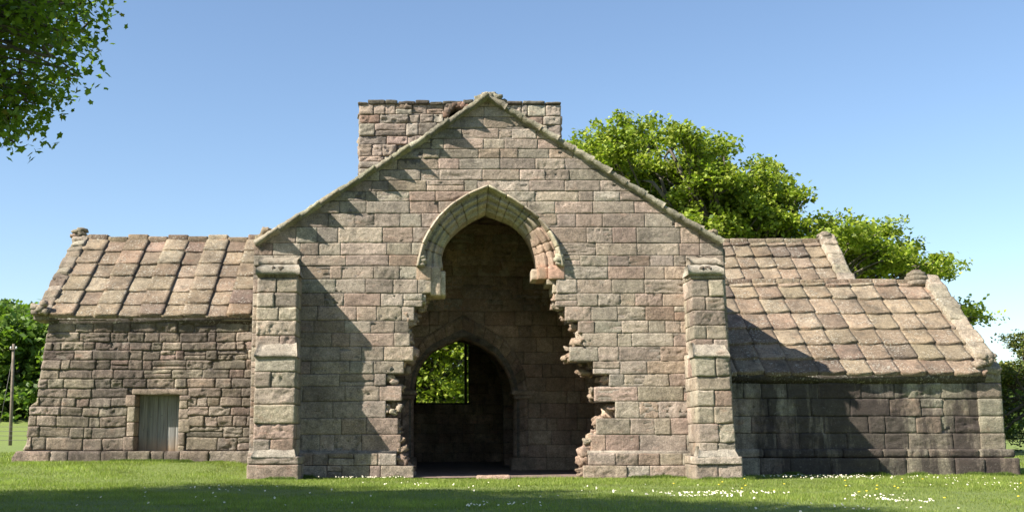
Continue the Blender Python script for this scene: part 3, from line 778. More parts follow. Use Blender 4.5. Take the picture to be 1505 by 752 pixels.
for a, b in (((wx0, wz0), (wx0+.09, wz1-.4)), ((wx1-.17, wz0), (wx1-.08, wz1-.1)), ((wx1-.03, wz0), (wx1+.03, wz1-.4)), ((wx0, wz0-.03), (wx1+.02, wz0+.06)), ((wx1-.08, wz0+1.0), (wx1-.03, wz0+1.06))):
    mb.box((a[0], YN+.05, a[1]), (b[0], YN+.14, b[1]), (.11, .11, .11))
mb.build('window_frame', M_METAL, end)
# second arch across the nave
mb = MB(); Y2 = 9.5
H2 = [(598, 700), (598, 600), (600, 575), (612, 540), (636, 514), (672, 500), (708, 510), (728, 535), (738, 565), (740, 600), (740, 700)]
h2, _, _ = arch_hole(H2, Y2, 0)
masonry(mb, plane(Y2), even(0, 4.5, .34, .08), const(xi0), const(xi1), P_INN, h2, amp=.012, step=.12)
core(mb, plane(Y2), -.1, 4.5, const(xi0), const(xi1), .03, .5, (h2[0], h2[1], lambda z: h2[2](z)-.02, lambda z: h2[3](z)+.02), .2)
mb.build('nave_arch', M_INN, church)
mb = MB()   # nave roof
for s, xe in ((-1, xi0-1.2), (1, xi1+1.2)):
    mb.hexa([(xe, YB+TD, 4.7), (CX, YB+TD, 6.7), (CX, YN+.8, 6.7), (xe, YN+.8, 4.7), (xe, YB+TD, 5.0), (CX, YB+TD, 7.0), (CX, YN+.8, 7.0), (xe, YN+.8, 5.0)], (.3, .24, .19))
mb.add([(xi0-1.2, YN+.78, 4.6), (xi1+1.2, YN+.78, 4.6), (CX, YN+.78, 6.95)], tris=[(0, 2, 1)], col=(.25, .2, .16))
mb.build('nave_roof', M_ROOF, church)
# floor inside
mb = MB(); X_, Y_ = np.meshgrid(np.linspace(-2.6, 4.7, 40), np.linspace(-.25, YN, 60)); Z_ = .022+.012*fbm(np.stack([X_*2, Y_*2, X_*0], -1), 2)
Z_ = np.maximum(Z_, .012); i = np.arange(X_.size).reshape(X_.shape); mb.add(np.stack([X_, Y_, Z_+.035*0], -1), np.stack([i[:-1, :-1], i[:-1, 1:], i[1:, 1:], i[1:, :-1]], -1).reshape(-1, 4), col=(.2, .15, .12))
mb.build('earth_floor', M_DIRT, church)

# --- left wing
YW = 2.4; ez = pz(466, YW); gzl = .24
Yr = YW+2.55
rz = pz(352, Yr)
# batter of the end wall, measured at three heights
wl = fx([(27, 672), (38, 655), (43, 597), (53, 590), (60, 540), (68, 490), (73, 462)], YW)
wl = (lambda f: (lambda z: f(z)))(wl)
XWR = XL0+.1
zs = [gzl-.1, pz(662, YW), pz(643, YW), pz(627, YW), pz(611, YW), pz(597, YW), pz(583, YW), pz(569, YW), pz(555, YW), pz(542, YW), pz(528, YW), pz(514, YW), pz(502, YW), pz(488, YW), pz(472, YW)]
mb = MB()
dh = (pz(664, YW), pz(578, YW), const(pxx(198, 600, YW)), const(pxx(264, 600, YW)))
kw = dict(amp=.018, bev=.026, step=.032, wob=.016, tilt=.014, split=.09, wmin=.3, wmax=.85)
jl, jr = const(pxx(187, 600, YW)), const(pxx(275, 600, YW))
masonry(mb, plane(YW, .04), zs[1:], wl, const(XWR), P_WING, (dh[0]+.02, pz(571, YW), jl, jr), **kw)
course_fill(mb, plane(YW), zs[0], zs[1], lambda z: wl(z)-.12, const(XWR), P_WING, out=.09, amp=.02, bev=.025, wmin=.5, wmax=1.1)
course_fill(mb, plane(YW), pz(472, YW), pz(463, YW), lambda z: wl(z)-.05, const(XWR), P_WING, out=.07, amp=.02, bev=.025, wmin=.5, wmax=1.1)
core(mb, plane(YW), 0, pz(463, YW), lambda z: wl(z)+.03, const(XWR+.6), .03, .8, (dh[0]-.02, dh[1]+.02, lambda z: jl(z)+.05, lambda z: jr(z)-.05), .15)
# end wall (faces away to the left) with the gable over it
frE = lambda y, z, o: (wl(z)-o, y, z)
kw2 = dict(kw); kw2['step'] = .13
for a, b in zip(zs[:-1], zs[1:]): course_fill(mb, frE, a, b, const(YW+.02), const(2*Yr-YW), P_WING, **kw2)
zz = list(even(zs[-1], rz, .28)); sl_ = lambda z: YW+(Yr-YW)*np.clip((z-ez)/(rz-ez), 0, 1); sr_ = lambda z: 2*Yr-sl_(z)
for a, b in zip(zz[:-1], zz[1:]): course_fill(mb, lambda y, z, o: (wl(z)*0+pxx(73, 462, YW)-o, y, z), a, b, sl_, sr_, P_WING, **kw2)
xe = pxx(73, 462, YW)
core(mb, lambda y, z, o: (xe+.02-o, y, z), zs[-1], rz, sl_, sr_, 0, .5)
mb.box((xe-.3+.33, YW+.8, 0), (xe+.6, 2*Yr-YW-.1, ez), MORTAR); mb.box((xe+.6, 2*Yr-YW-.5, 0), (XWR+.6, 2*Yr-YW, ez), MORTAR)
wing = mb.build('wing_wall', M_WING, church)
# doorway
mb = MB()
def jamb(u0, u1, va, vb, out=.015): block(mb, plane(YW), const(pxx(u0, 600, YW)), const(pxx(u1, 600, YW)), pz(vb, YW), pz(va, YW), pick([((.30, .25, .20), 2), ((.27, .21, .17), 1)]), amp=.012, bev=.018, depth=.45, out=out, step=.05)
jamb(193, 276, 571, 580, .02)
for vs in ([580, 597, 620, 641, 662, 676], ):
    for a, b in zip(vs[:-1], vs[1:]): jamb(187-rng.uniform(-1, 5), 199, a, b)
for vs in ([580, 588, 600, 615, 635, 654, 676], ):
    for a, b in zip(vs[:-1], vs[1:]): jamb(263, 274+rng.uniform(-1, 8), a, b)
jamb(197, 258, 664, 674, .03)
dfr = mb.build('door_surround', M_GABLE, wing)
door = MB(); dx0, dx1 = pxx(199, 600, YW), pxx(263, 600, YW); dz0, dz1 = pz(665, YW), pz(579, YW)
ws = np.array([.2, .24, .22, .2, .14]); ws = ws/ws.sum()*(dx1-dx0); x = dx0
for w_ in ws:
    v0 = rng.uniform(.85, 1.1)
    block(door, plane(YW+.36), const(x), const(x+w_), dz0, dz1, np.array((.225, .22, .205))*v0, amp=.002, bev=.006, depth=.04, step=.12, wob=.001, tilt=.002, gap=.003); x += w_
door = door.build('door', M_WOOD, wing)
for (u, v) in ((222, 612), (211, 631), (238, 610), (254, 616)):
    mb = MB(); x, z = px(u, v, YW+.35); lump(mb, (x, YW+.352, z), .013, (.05, .04, .04), (1, .5, 1), 6, .1)
    mb.build('door_stud', M_METAL, door)
# roof of the left wing
mb = MB()
rowsL = np.array([0, .135, .30, .475, .64, .815, 1.0])
xs0 = pxx(80, 464, YW)
slab_roof(mb, YW-.12, ez-.02, Yr, rz, lambda t: xs0-.1, lambda t: XWR+.05, rowsL, .512, True, .055, scallop=.007, off=.04)
backslope(mb, xs0-.1, XWR+.4, Yr, rz, 2*Yr-YW+.1, ez)
mb.build('wing_roof', M_ROOF, church)
# skew stones up the verge
def skew(xc_fn, Y0, z0, Y1, z1, n, wdt, pal, name, mat=None, lift=.1):
    mb = MB(); d = np.array([Y1-Y0, z1-z0]); ln = np.linalg.norm(d); d /= ln; nrm = np.array([-d[1], d[0]])
    for k_ in range(n):
        t0, t1 = k_/n, (k_+1.12)/n; x = xc_fn((t0+t1)/2)+rng.uniform(-.015, .015); w_ = wdt*rng.uniform(.92, 1.1)
        def fr(X, Tt, o, t0=t0): return (X, Y0+d[0]*Tt+nrm[0]*o, z0+d[1]*Tt+nrm[1]*o)
        block(mb, fr, const(x-w_/2), const(x+w_/2), t0*ln, t1*ln, pick(pal), amp=.03, bev=.035, depth=.35, out=lift+.05*rng.uniform(0, 1), wob=.02, tilt=.03, step=.06)
    return mb.build(name, mat or M_COPE, church)
P_SK = [((.26, .22, .17), 3), ((.23, .18, .14), 2), ((.30, .26, .21), 2)]
skew(lambda t: xs0-.22-.02*t, YW-.05, ez+.05, Yr, rz+.02, 13, .36, P_SK, 'skew', lift=.10)
mb = MB()
x, z = px(62, 457, YW-.1)
block(mb, plane(YW-.1), const(x-.2), const(x+.2), z-.22, z-.02, (.22, .19, .15), amp=.03, bev=.04, depth=.5)
for k_ in range(7): lump(mb, (x+rng.uniform(-.15, .15), YW-.16, z+rng.uniform(-.05, .18)), .10, pick(P_SK), (1, 1, .8), 8, .4)
mb.build('skewputt', M_COPE, church)
mb = MB(); x, z = px(117, 346, Yr)
for k_ in range(4): lump(mb, (x+rng.uniform(-.1, .1), Yr-.05, z-.02+.05*k_), .13, pick(P_SK), (1.1, 1, .45), 8, .35)
mb.build('ridge_stone', M_COPE, church)

# --- right wing: annex in front of the upper transept roof
YA = 1.6; YAr = 4.4; ea = pz(548, YA); ra = pz(414, YAr); XA0 = XR0-.1
XA1 = pxx(1468, 550, YA)
zs = [-.1, pz(661, YA), pz(636, YA), pz(611, YA), pz(585, YA), pz(562, YA), ea-.02]
mb = MB(); kw = dict(amp=.016, bev=.018, step=.036, wob=.01, tilt=.012, split=.05, wmin=.5, wmax=1.1)
masonry(mb, plane(YA), zs[1:], const(XA0), const(XA1), P_ANNEX, **kw)
course_fill(mb, plane(YA), -.1, pz(672, YA), const(XA0), const(XA1+.25), P_ANNEX, out=.16, amp=.02, bev=.025, wmin=.5, wmax=1.2)
course_fill(mb, plane(YA), pz(672, YA), pz(659, YA), const(XA0), const(XA1+.2), P_ANNEX, out=.09, amp=.02, bev=.04, wmin=.5, wmax=1.2)
core(mb, plane(YA), -.1, ea, const(XA0), const(XA1-.03), .03, .7)
kw2 = dict(kw); kw2['step'] = .13
masonry(mb, plane_x(XA1, 1), zs, const(YA+.02), const(2*YAr-YA), P_ANNEX, **kw2)
sA = lambda z: YA+(YAr-YA)*np.clip((z-ea)/(ra-ea), 0, 1); sB = lambda z: 2*YAr-sA(z)
masonry(mb, plane_x(XA1, 1), even(ea, ra, .3), sA, sB, P_ANNEX, **kw2)
core(mb, plane_x(XA1-.02, 1), ea, ra, sA, sB, 0, .4)
mb.box((XA1-.6, YA+.7, 0), (XA1-.03, 2*YAr-YA, ea), MORTAR)
mb.box((XA0, 2*YAr-YA-.5, 0), (XA1-.6, 2*YAr-YA, ea), MORTAR)
annex = mb.build('wing_wall', M_ANNEX, church); annex['label'] = 'dark streaked wall of the lean wing on the right'
mb = MB()
for a, b in zip(zs[1:-1], zs[2:]): block(mb, plane(YA-.035), const(pxx(1437, 600, YA)), const(XA1+.03), a, b, pick([((.32, .285, .225), 1), ((.28, .24, .19), 1)]), amp=.018, bev=.025, depth=.5, step=.06)
mb.build('quoin', M_BUTT, annex)
mb = MB()
rowsA = np.array([0, .14, .295, .455, .625, .79, .94, 1.0])
slab_roof(mb, YA-.16, ea-.04, YAr, ra, lambda t: XA0-.05, lambda t: XA1-.34, rowsA, .60, False, .0, scallop=.022, off=.1)
backslope(mb, XA0, XA1-.3, YAr, ra, 2*YAr-YA+.1, ea)
mb.build('wing_roof', M_ROOF, church)
mb = MB()
for u0, u1 in ((1088, 1180), (1214, 1262), (1280, 1300)):
    x0, x1 = pxx(u0, 548, YA-.1), pxx(u1, 548, YA-.1)
    if u0 > 1270: continue
    mb.box((x0, YA-.075, ea-.09), (x1, YA-.055, ea-.005), (.5, .5, .52))
mb.build('flashing', M_LEAD, annex)
skew(lambda t: XA1-.20, YA-.1, ea+.0, YAr, ra+.05, 8, .42, [((.36, .31, .25), 2), ((.40, .34, .27), 2), ((.32, .26, .21), 1)], 'skew', M_ROOF, .10)
mb = MB(); x, z = px(1447, 530, YA-.12)
block(mb, plane(YA-.14), const(x-.27), const(x+.27), z-.28, z-.12, (.34, .30, .24), amp=.02, bev=.04, depth=.5)
block(mb, plane(YA-.08), const(x-.20), const(x+.22), z-.42, z-.26, (.33, .29, .23), amp=.02, bev=.04, depth=.5)
for k_ in range(9): lump(mb, (x+rng.uniform(-.24, .22), YA-.14, z+rng.uniform(-.1, .14)), .105, pick(P_SK), (1, 1, .8), 8, .45)
mb.build('skewputt', M_COPE, church)
mb = MB(); x, z = px(1346, 410, YAr)
for dz_, r in ((-.12, .26), (.0, .25), (.10, .21), (.18, .12)): lump(mb, (x, YAr-.03, z+dz_), r, pick(P_SK), (1.05, 1, .36), 10, .15)
mb.build('ridge_finial', M_COPE, church)
# upper roof
YU0 = 4.5; YUr = 6.1; zu0 = pz(424, YU0); ru = pz(354, YUr)
XU1 = pxx(1226, 380, 5.2)
mb = MB()
slab_roof(mb, YU0, zu0, YUr, ru, lambda t: XR0-1.2, lambda t: XU1-.1, np.array([0, .16, .40, .63, .87, 1.0]), .48, False, 0., scallop=.02)
backslope(mb, XR0-1.2, XU1, YUr, ru, 8.6, zu0)
mb.build('transept_roof', M_ROOF, church)
skew(lambda t: XU1+.1, YU0, zu0, YUr, ru+.06, 5, .44, [((.36, .31, .25), 2), ((.33, .28, .22), 2)], 'skew', M_ROOF, .10)
mb = MB(); x, z = px(1211, 348, YUr)
for dz_, r in ((-.08, .2), (.03, .17), (.1, .1)): lump(mb, (x, YUr-.03, z+dz_), r, pick(P_SK), (1, 1, .4), 9, .2)
mb.build('ridge_stone', M_COPE, church)
mb = MB()
masonry(mb, plane_x(XU1+.25, 1), even(0, ru-.1, .32), lambda z: YU0+(YUr-YU0)*np.clip((z-zu0)/(ru-zu0), 0, 1), lambda z: 8.6-(8.6-YUr)*np.clip((z-zu0)/(ru-zu0), 0, 1), P_WING, amp=.015, step=.15)
core(mb, plane_x(XU1+.23, 1), 0, ru-.1, lambda z: YU0+(YUr-YU0)*np.clip((z-zu0)/(ru-zu0), 0, 1), lambda z: 8.6-(8.6-YUr)*np.clip((z-zu0)/(ru-zu0), 0, 1), 0, .6)
mb.box((XR0-1.5, YU0+.1, 0), (XU1-.36, YU0+.6, zu0-.1), MORTAR); mb.box((XR0-1.5, 8.0, 0), (XU1-.36, 8.5, zu0-.1), MORTAR)
mb.build('transept_wall', M_WING, church)

# ================================================================== loose slab at the threshold
mb = MB(); x0, x1 = pxx(700, 700, -.55), pxx(750, 700, -.55)
block(mb, lambda x, y, o: (x, y, .03+o), const(x0), const(x1), -.75, -.35, (.42, .29, .22), amp=.012, bev=.03, depth=.12, out=.045)
tag(mb.build('stone_slab', M_BUTT), 'flat pinkish stone lying in the grass at the foot of the broken window', 'stone')

# ================================================================== TREES
def leaf_cards(mb, P, size, pal, flat=.5, kind='quad', light=None):
    n = len(P); 
    nrm = rng.normal(size=(n, 3)); nrm[:, 2] = np.abs(nrm[:, 2])+flat; nrm /= np.linalg.norm(nrm, axis=1)[:, None]
    a = np.cross(nrm, rng.normal(size=(n, 3))); a /= np.linalg.norm(a, axis=1)[:, None]; b = np.cross(nrm, a)
    s = size*rng.uniform(.6, 1.3, n)[:, None]
    w_ = np.array([x[1] for x in pal], float); ci = rng.choice(len(pal), n, p=w_/w_.sum()); C = np.array([x[0] for x in pal])[ci]*rng.uniform(.8, 1.2, (n, 1))
    if kind == 'quad':
        V = np.stack([P-a*s, P+b*s*.62+nrm*s*.18, P+a*s, P-b*s*.62+nrm*s*.18], 1)
        mb.add(V.reshape(-1, 3), np.arange(4*n).reshape(-1, 4), col=np.repeat(C, 4, 0))
    else:      # lobed leaf: a fan of six points
        R = [(1.05, 0), (.55, .42), (.62, .92), (.3, 1.6), (.45, 2.6), (.25, 3.14), (.45, -2.6), (.3, -1.6), (.62, -.92), (.55, -.42)]
        pts = [P+nrm*s*.0]+[P+s*r*(a*math.cos(t)+b*math.sin(t))-nrm*s*.18*r for r, t in R]
        V = np.stack(pts, 1); m = len(pts); base = np.arange(n)[:, None, None]*m
        tr = np.array([(0, i, i % 10+1) for i in range(1, 11)])[None]; mb.add(V.reshape(-1, 3), tris=(base+tr).reshape(-1, 3), col=np.repeat(C, m, 0))

def tufts(cs, rs, per_m3, tr, npt, shell=.55, low=.25, gaps=0):
    """leaf positions: many tufts spread through each ellipsoid clump, thinner inside and below"""
    out = []; cent = []
    for c, r in zip(cs, rs):
        r = np.array(r); n = max(4, int(per_m3*(r[0]*r[1]*r[2])**(2/3)*4))
        d = rng.normal(size=(n, 3)); d /= np.linalg.norm(d, axis=1)[:, None]
        keep = (d[:, 2] > -.35) | (rng.random(n) < low); d = d[keep]; n = len(d)
        rad = rng.uniform(shell, 1.0, n)**.7*(1+.28*fbm(d*2.2+rng.uniform(0, 99), 2))
        q = np.array(c)+d*rad[:, None]*r
        if gaps: kk = fbm(q*.55, 2) > gaps; q = q[kk]; n = len(q)
        if n == 0: continue
        cent.append(q)
        m = rng.integers(int(npt*.6), int(npt*1.4), n); idx = np.repeat(np.arange(n), m)
        g = np.clip(rng.normal(size=(len(idx), 3)), -1.5, 1.5)*np.array([1, 1, .55])*tr*rng.uniform(.6, 1.3, n)[idx][:, None]; out.append(q[idx]+g)
    return np.vstack(out), np.vstack(cent)

def limb(mb, a, b, r0, r1, n=9, sag=.12, wob=.06):
    a = np.array(a, float); b = np.array(b, float); L = np.linalg.norm(b-a); t = np.linspace(0, 1, n)[:, None]
    p_ = a+(b-a)*t; p_[:, 2] += (np.sin(t[:, 0]*math.pi)*sag*L); p_ += np.sin(t*math.pi)*wob*L*rng.normal(size=3)*.5+np.sin(t*math.pi)*rng.normal(size=(n, 3))*wob*L*.16
    mb.tube(p_, r0+(r1-r0)*t[:, 0], 7); return p_

P_SYC = [((.24, .30, .036), 4), ((.30, .34, .05), 3), ((.18, .24, .03), 3), ((.09, .14, .02), 1.2)]
def tree(name, label, base, fork, cs, rs, lsize, per, tr, npt, pal, mat, trunk_r=.4, kind='quad', group=None, shell=.55, low=.25, twigs=True, flat=.5, gaps=0):
    t = empty(name, label, 'tree', base, group)
    P, cent = tufts(cs, rs, per, tr, npt, shell, low, gaps)
    mb = MB(); fk = np.array(fork, float); b0 = np.array(base, float)
    tt = np.linspace(0, 1, 10)[:, None]; tp = b0+(fk-b0)*tt+np.sin(tt*3)*.15*rng.normal(size=3)*[1, 1, 0]; tp[0] = b0+[0, 0, -.2]
    rr = trunk_r*(1.35-.6*tt[:, 0]); rr[0] *= 1.35; mb.tube(tp, rr, 12)
    for c, r in zip(cs, rs):
        k_ = fk+(np.array(c)-fk)*.0; st = tp[int(rng.integers(6, 10))]
        lp = limb(mb, st, np.array(c)+[0, 0, -.2*r[2]], trunk_r*.45, trunk_r*.12, 10, .04)
        if twigs:
            dd = np.linalg.norm((cent-np.array(c))/np.array(r), axis=1); own = cent[dd < 1.35]
            for q in own[::max(1, len(own)//8)]:
                limb(mb, lp[int(rng.integers(5, 10))], q, trunk_r*.11, .012, 6, .05, .08)
    mb.build('trunk', M_BARK, t, True)
    mb = MB(); leaf_cards(mb, P, lsize, pal, flat, kind); mb.build('crown', mat, t)
    return t, P

# the big sycamore behind the church
YT = 22.
CL = [(862, 212, 40, 26), (905, 200, 48, 24), (950, 205, 45, 26), (880, 245, 42, 26), (925, 238, 50, 28), (985, 215, 42, 24), (1025, 228, 40, 24), (1062, 222, 38, 24), (970, 255, 50, 28), (1010, 275, 45, 28), (1048, 262, 40, 26),
      (1100, 250, 35, 22), (1135, 255, 34, 22), (1118, 285, 40, 24), (1160, 278, 28, 18), (1172, 292, 20, 14), (1040, 305, 45, 26), (1085, 315, 45, 26), (990, 305, 35, 22), (930, 275, 30, 20), (1130, 325, 40, 20), (1140, 340, 38, 20),
      (1190, 335, 35, 18), (1225, 335, 38, 20), (1262, 345, 35, 20), (1240, 370, 42, 22), (1290, 345, 28, 16), (1285, 375, 38, 22), (1325, 370, 32, 18), (1318, 392, 34, 18), (1362, 388, 28, 14), (1385, 402, 24, 9), (1270, 395, 40, 20), (1350, 408, 25, 8), (1070, 345, 60, 25), (1010, 335, 50, 20), (1180, 370, 60, 25),
      (900, 230, 50, 35), (960, 262, 50, 35), (1010, 250, 50, 35), (1060, 285, 50, 30), (1100, 285, 45, 30), (1000, 300, 60, 35), (1060, 330, 60, 30), (1120, 350, 60, 30), (1200, 360, 50, 28), (1250, 358, 45, 28), (1300, 375, 40, 22), (1150, 300, 28, 20), (1230, 385, 60, 20),
      (1412, 460, 20, 8), (1428, 470, 16, 8), (1400, 455, 14, 6)]
cs, rs = [], []
for (u, v, ru, rv) in CL:
    Y = YT+rng.uniform(-3, 3); x, z = px(u, v, Y); m = (Y+24)/F; cs.append((x, Y, z)); rs.append((ru*m, (ru*m+1.2)*.9, rv*m*.95))
for k_ in range(14):   # the unseen rest of the crown, behind and lower
    a = rng.uniform(0, 6.28); R = rng.uniform(2, 8); cs.append((13+R*math.cos(a), YT+3+R*.6*math.sin(a)+1.5, rng.uniform(5.5, 9.5))); rs.append((2.2, 2.2, 1.3))
tree('sycamore_tree', 'broad bright green spreading tree rising behind the church to the right of the tower', (12.5, YT, float(gz(12.5, YT))), (12.2, YT, 4.2), cs, rs, .10, 8, .28, 52, P_SYC, M_LEAF, .5, shell=.25, low=.8, gaps=-.2)

# trees seen through the far window of the nave
for i, (x, y, h, lab) in enumerate(((-1.5, 27, 8, 'green tree framed in the far window inside the dark church'), (3.5, 33, 9, 'leafy tree just right of the one framed by the far window'))):
    cs = [(x+rng.uniform(-3, 3), y+rng.uniform(-1.6, 1.6), z) for z in np.linspace(1.2, h, 44)]; rs = [(1.9, 1.7, 1.2)]*44
    tree('leafy_tree', lab, (x, y, float(gz(x, y))), (x, y, 2.2), cs, rs, .11, 7, .3, 22, P_SYC, M_LEAF, .25, group='trees beyond the nave')

# near tree whose boughs hang into the upper left corner and shade the lawn
base = (-11.5, -13.0, 0)
cs, rs = [], []
vis = [(8, 40, 62, 55), (70, 20, 58, 42), (118, 2, 34, 26), (96, 60, 22, 18), (30, 100, 48, 42), (75, 78, 32, 30), (8, 155, 40, 38), (52, 142, 28, 24), (0, 196, 20, 16), (118, 42, 26, 22), (-40, 120, 60, 80), (-30, 10, 60, 60), (50, -50, 95, 40)]
for (u, v, ru, rv) in vis:
    Y = -10.5+rng.uniform(-1.2, 1.2); x, z = px(u, v, Y); m = (Y+24)/F; cs.append((x, Y, z)); rs.append((ru*m, .7+ru*m*.6, rv*m))
nvis = len(cs)
n_ = 0
while n_ < 95:
    c_ = (rng.uniform(-17, -1.5), rng.uniform(-24, -8.5), rng.uniform(5.5, 13)); R_ = 1.55
    if math.hypot((c_[0]+9.5)/7.5, (c_[1]+15.5)/7.5) > 1: continue
    D_ = c_[1]+24
    if c_[2]-R_ < .86+.40*(D_+R_) and (c_[0]+R_+.4)/max(D_, 1)*F+XC > 0: continue         # only the boughs placed above hang this low
    gx_, gy_ = c_[0]+c_[2]*.964, c_[1]+c_[2]*.513+1.3
    v_ = 640+EYE*F/max(gy_+24, .5); u_ = XC+gx_*F/max(gy_+24, .5)
    if v_ < np.interp(u_, [0, 560, 1200, 1505], [697, 710, 750, 775]): continue
    cs.append(c_); rs.append((R_, R_, 1.2)); n_ += 1
n_ = 0
while n_ < 46:      # boughs reaching over the lawn towards the right
    u_ = rng.uniform(620, 1330); v_ = np.interp(u_, [560, 1200, 1505], [714, 755, 785])+rng.uniform(4, 30); D_ = EYE*F/(v_-640); z_ = rng.uniform(7.2, 10.5)
    c_ = ((u_-XC)/F*D_-z_*.964, D_-24-z_*.513-.6, z_)
    if z_-.9 < .86+.40*(c_[1]+24+.9): continue
    cs.append(c_); rs.append((.95, .95, .75)); n_ += 1
tree('shade_tree', 'near tree whose leafy boughs hang into the top left corner', base, (-11.2, -13, 5.0), cs, rs, .075, 13, .24, 42, [((.14, .21, .024), 4), ((.18, .26, .032), 3), ((.10, .16, .018), 3), ((.20, .18, .045), .6)], M_LEAFN, .16, kind='lobed', shell=.3, low=.8, flat=.25)

# conifers at the right edge
for i, (u, vb, vt, Y, lab) in enumerate(((1492, 662, 488, 26, 'dark bushy conifer at the right edge beyond the church corner'),)):
    x, zt_ = px(u, vt, Y); z0 = float(gz(x, Y)); cs, rs = [], []
    for k_ in range(34):
        f = rng.random()**.8; R = 1.9*(1-f**2.2)+.35; a = rng.uniform(0, 6.28); cs.append((x+R*math.cos(a)*.8+.6, Y+R*math.sin(a)*.8, z0+.5+(zt_-z0-.9)*f)); rs.append((.8, .8, .55))
    tree('yew_tree', lab, (x+.6, Y, z0), (x+.6, Y, z0+2.5), cs, rs, .07, 14, .17, 26, [((.07, .10, .02), 4), ((.13, .145, .03), 2), ((.17, .17, .035), 1)], M_CONI, .22, shell=.4, low=.7)

# wood on the hillside at the left
mb = MB(); allP = []; wb = MB()
for k_ in range(84):
    Y = rng.uniform(104, 122) if k_ < 26 else rng.uniform(118, 205)
    u = -330+480*(k_+rng.random())/26 if k_ < 26 else rng.uniform(-330, 150); x = (u-XC)/F*(Y+24); z0 = float(gz(x, Y))
    h = float(np.clip(.86+rng.uniform(165, 203)*(Y+24)/F-z0, 5, 15)) if k_ >= 26 else rng.uniform(7, 13)
    cs = [(x+rng.uniform(-4, 4), Y+rng.uniform(-3, 3), z0+(h-1.5)*rng.uniform(.08, 1)) for _ in range(13)]; rs = [(2.7, 2.7, 1.9)]*13
    P, _ = tufts(cs, rs, 2.2, .62, 11, .5, .3); allP.append(P); wb.tube([(x, Y, z0-.3), (x+.2, Y, z0+h*.4), (x, Y, z0+h*.8)], [.4, .3, .1], 6)
P = np.vstack(allP); leaf_cards(mb, P, .42, [((.10, .17, .028), 3), ((.15, .22, .038), 3), ((.07, .12, .022), 2)], .5)
wd = mb.build('woodland', M_LEAF); tag(wd, 'distant green wood covering the hillside left of the church', 'woodland', kind='stuff')
wb.build('tree_trunks', M_BARK, wd)['kind'] = 'stuff'
# far treeline on the horizon (right and beyond)
mb = MB(); allP = []
for k_ in range(40):
    Y = rng.uniform(95, 150); x = -35+k_*3.6+rng.uniform(-3, 3); z0 = float(gz(x, Y))
    cs = [(x+rng.uniform(-3, 3), Y+rng.uniform(-3, 3), z0+rng.uniform(1, 6.5)) for _ in range(8)]; P, _ = tufts(cs, [(2.6, 2.6, 1.8)]*8, 2, .6, 9, .5, .3); allP.append(P)
leaf_cards(mb, np.vstack(allP), .42, [((.055, .09, .018), 3), ((.08, .12, .025), 2), ((.04, .07, .015), 2)], .5)
tag(mb.build('treeline', M_LEAF), 'low distant belt of trees beyond the church', 'treeline', kind='stuff')

# ================================================================== pole, fence
Yp = 72.; x, zt_ = px(20, 505, Yp); xb_, zb_ = px(15, 658, Yp)
pole = empty('utility_pole', 'weathered wooden utility pole in the field left of the church', 'utility pole', (xb_, Yp, float(gz(xb_, Yp))))
mb = MB(); mb.tube([(xb_, Yp, zb_-.6), (xb_+(x-xb_)*.5, Yp, (zb_+zt_)/2), (x, Yp, zt_)], [.15, .13, .11], 10); mb.build('post', M_POLE, pole, True)
mb = MB(); mb.box((x-.22, Yp-.2, zt_-.5), (x+.32, Yp-.12, zt_-.42), (.15, .12, .1)); mb.build('crossarm', M_POLE, pole)
for dx in (-.18, .28):
    mb = MB(); mb.tube([(x+dx, Yp-.1, zt_-.43), (x+dx, Yp-.1, zt_-.33), (x+dx, Yp-.1, zt_-.22)], [.05, .07, .04], 8); mb.build('insulator', M_WHITE, pole, True)
mb = MB(); mb.tube([(x, Yp, zt_-1), (x-1.0, Yp, float(gz(x-1, Yp)))], [.02, .02], 5); mb.build('stay_wire', M_METAL, pole)
fence = empty('wire_fence', 'thin wire stock fence crossing the field at the far left', 'fence', (-22, 42, float(gz(-22, 42))))
for k_ in range(8):
    fx_ = -32+k_*3.0; z0 = float(gz(fx_, 42)); mb = MB(); mb.tube([(fx_, 42, z0-.2), (fx_, 42, z0+.6), (fx_, 42, z0+1.2)], [.05, .05, .045], 7); mb.build('post', M_POLE, fence)
for h in (.35, .6, .85, 1.1):
    mb = MB(); mb.tube([(a, 41.94, float(gz(a, 42))+h) for a in np.linspace(-32, -11, 15)], [.012]*15, 4); mb.build('wire', M_METAL, fence)

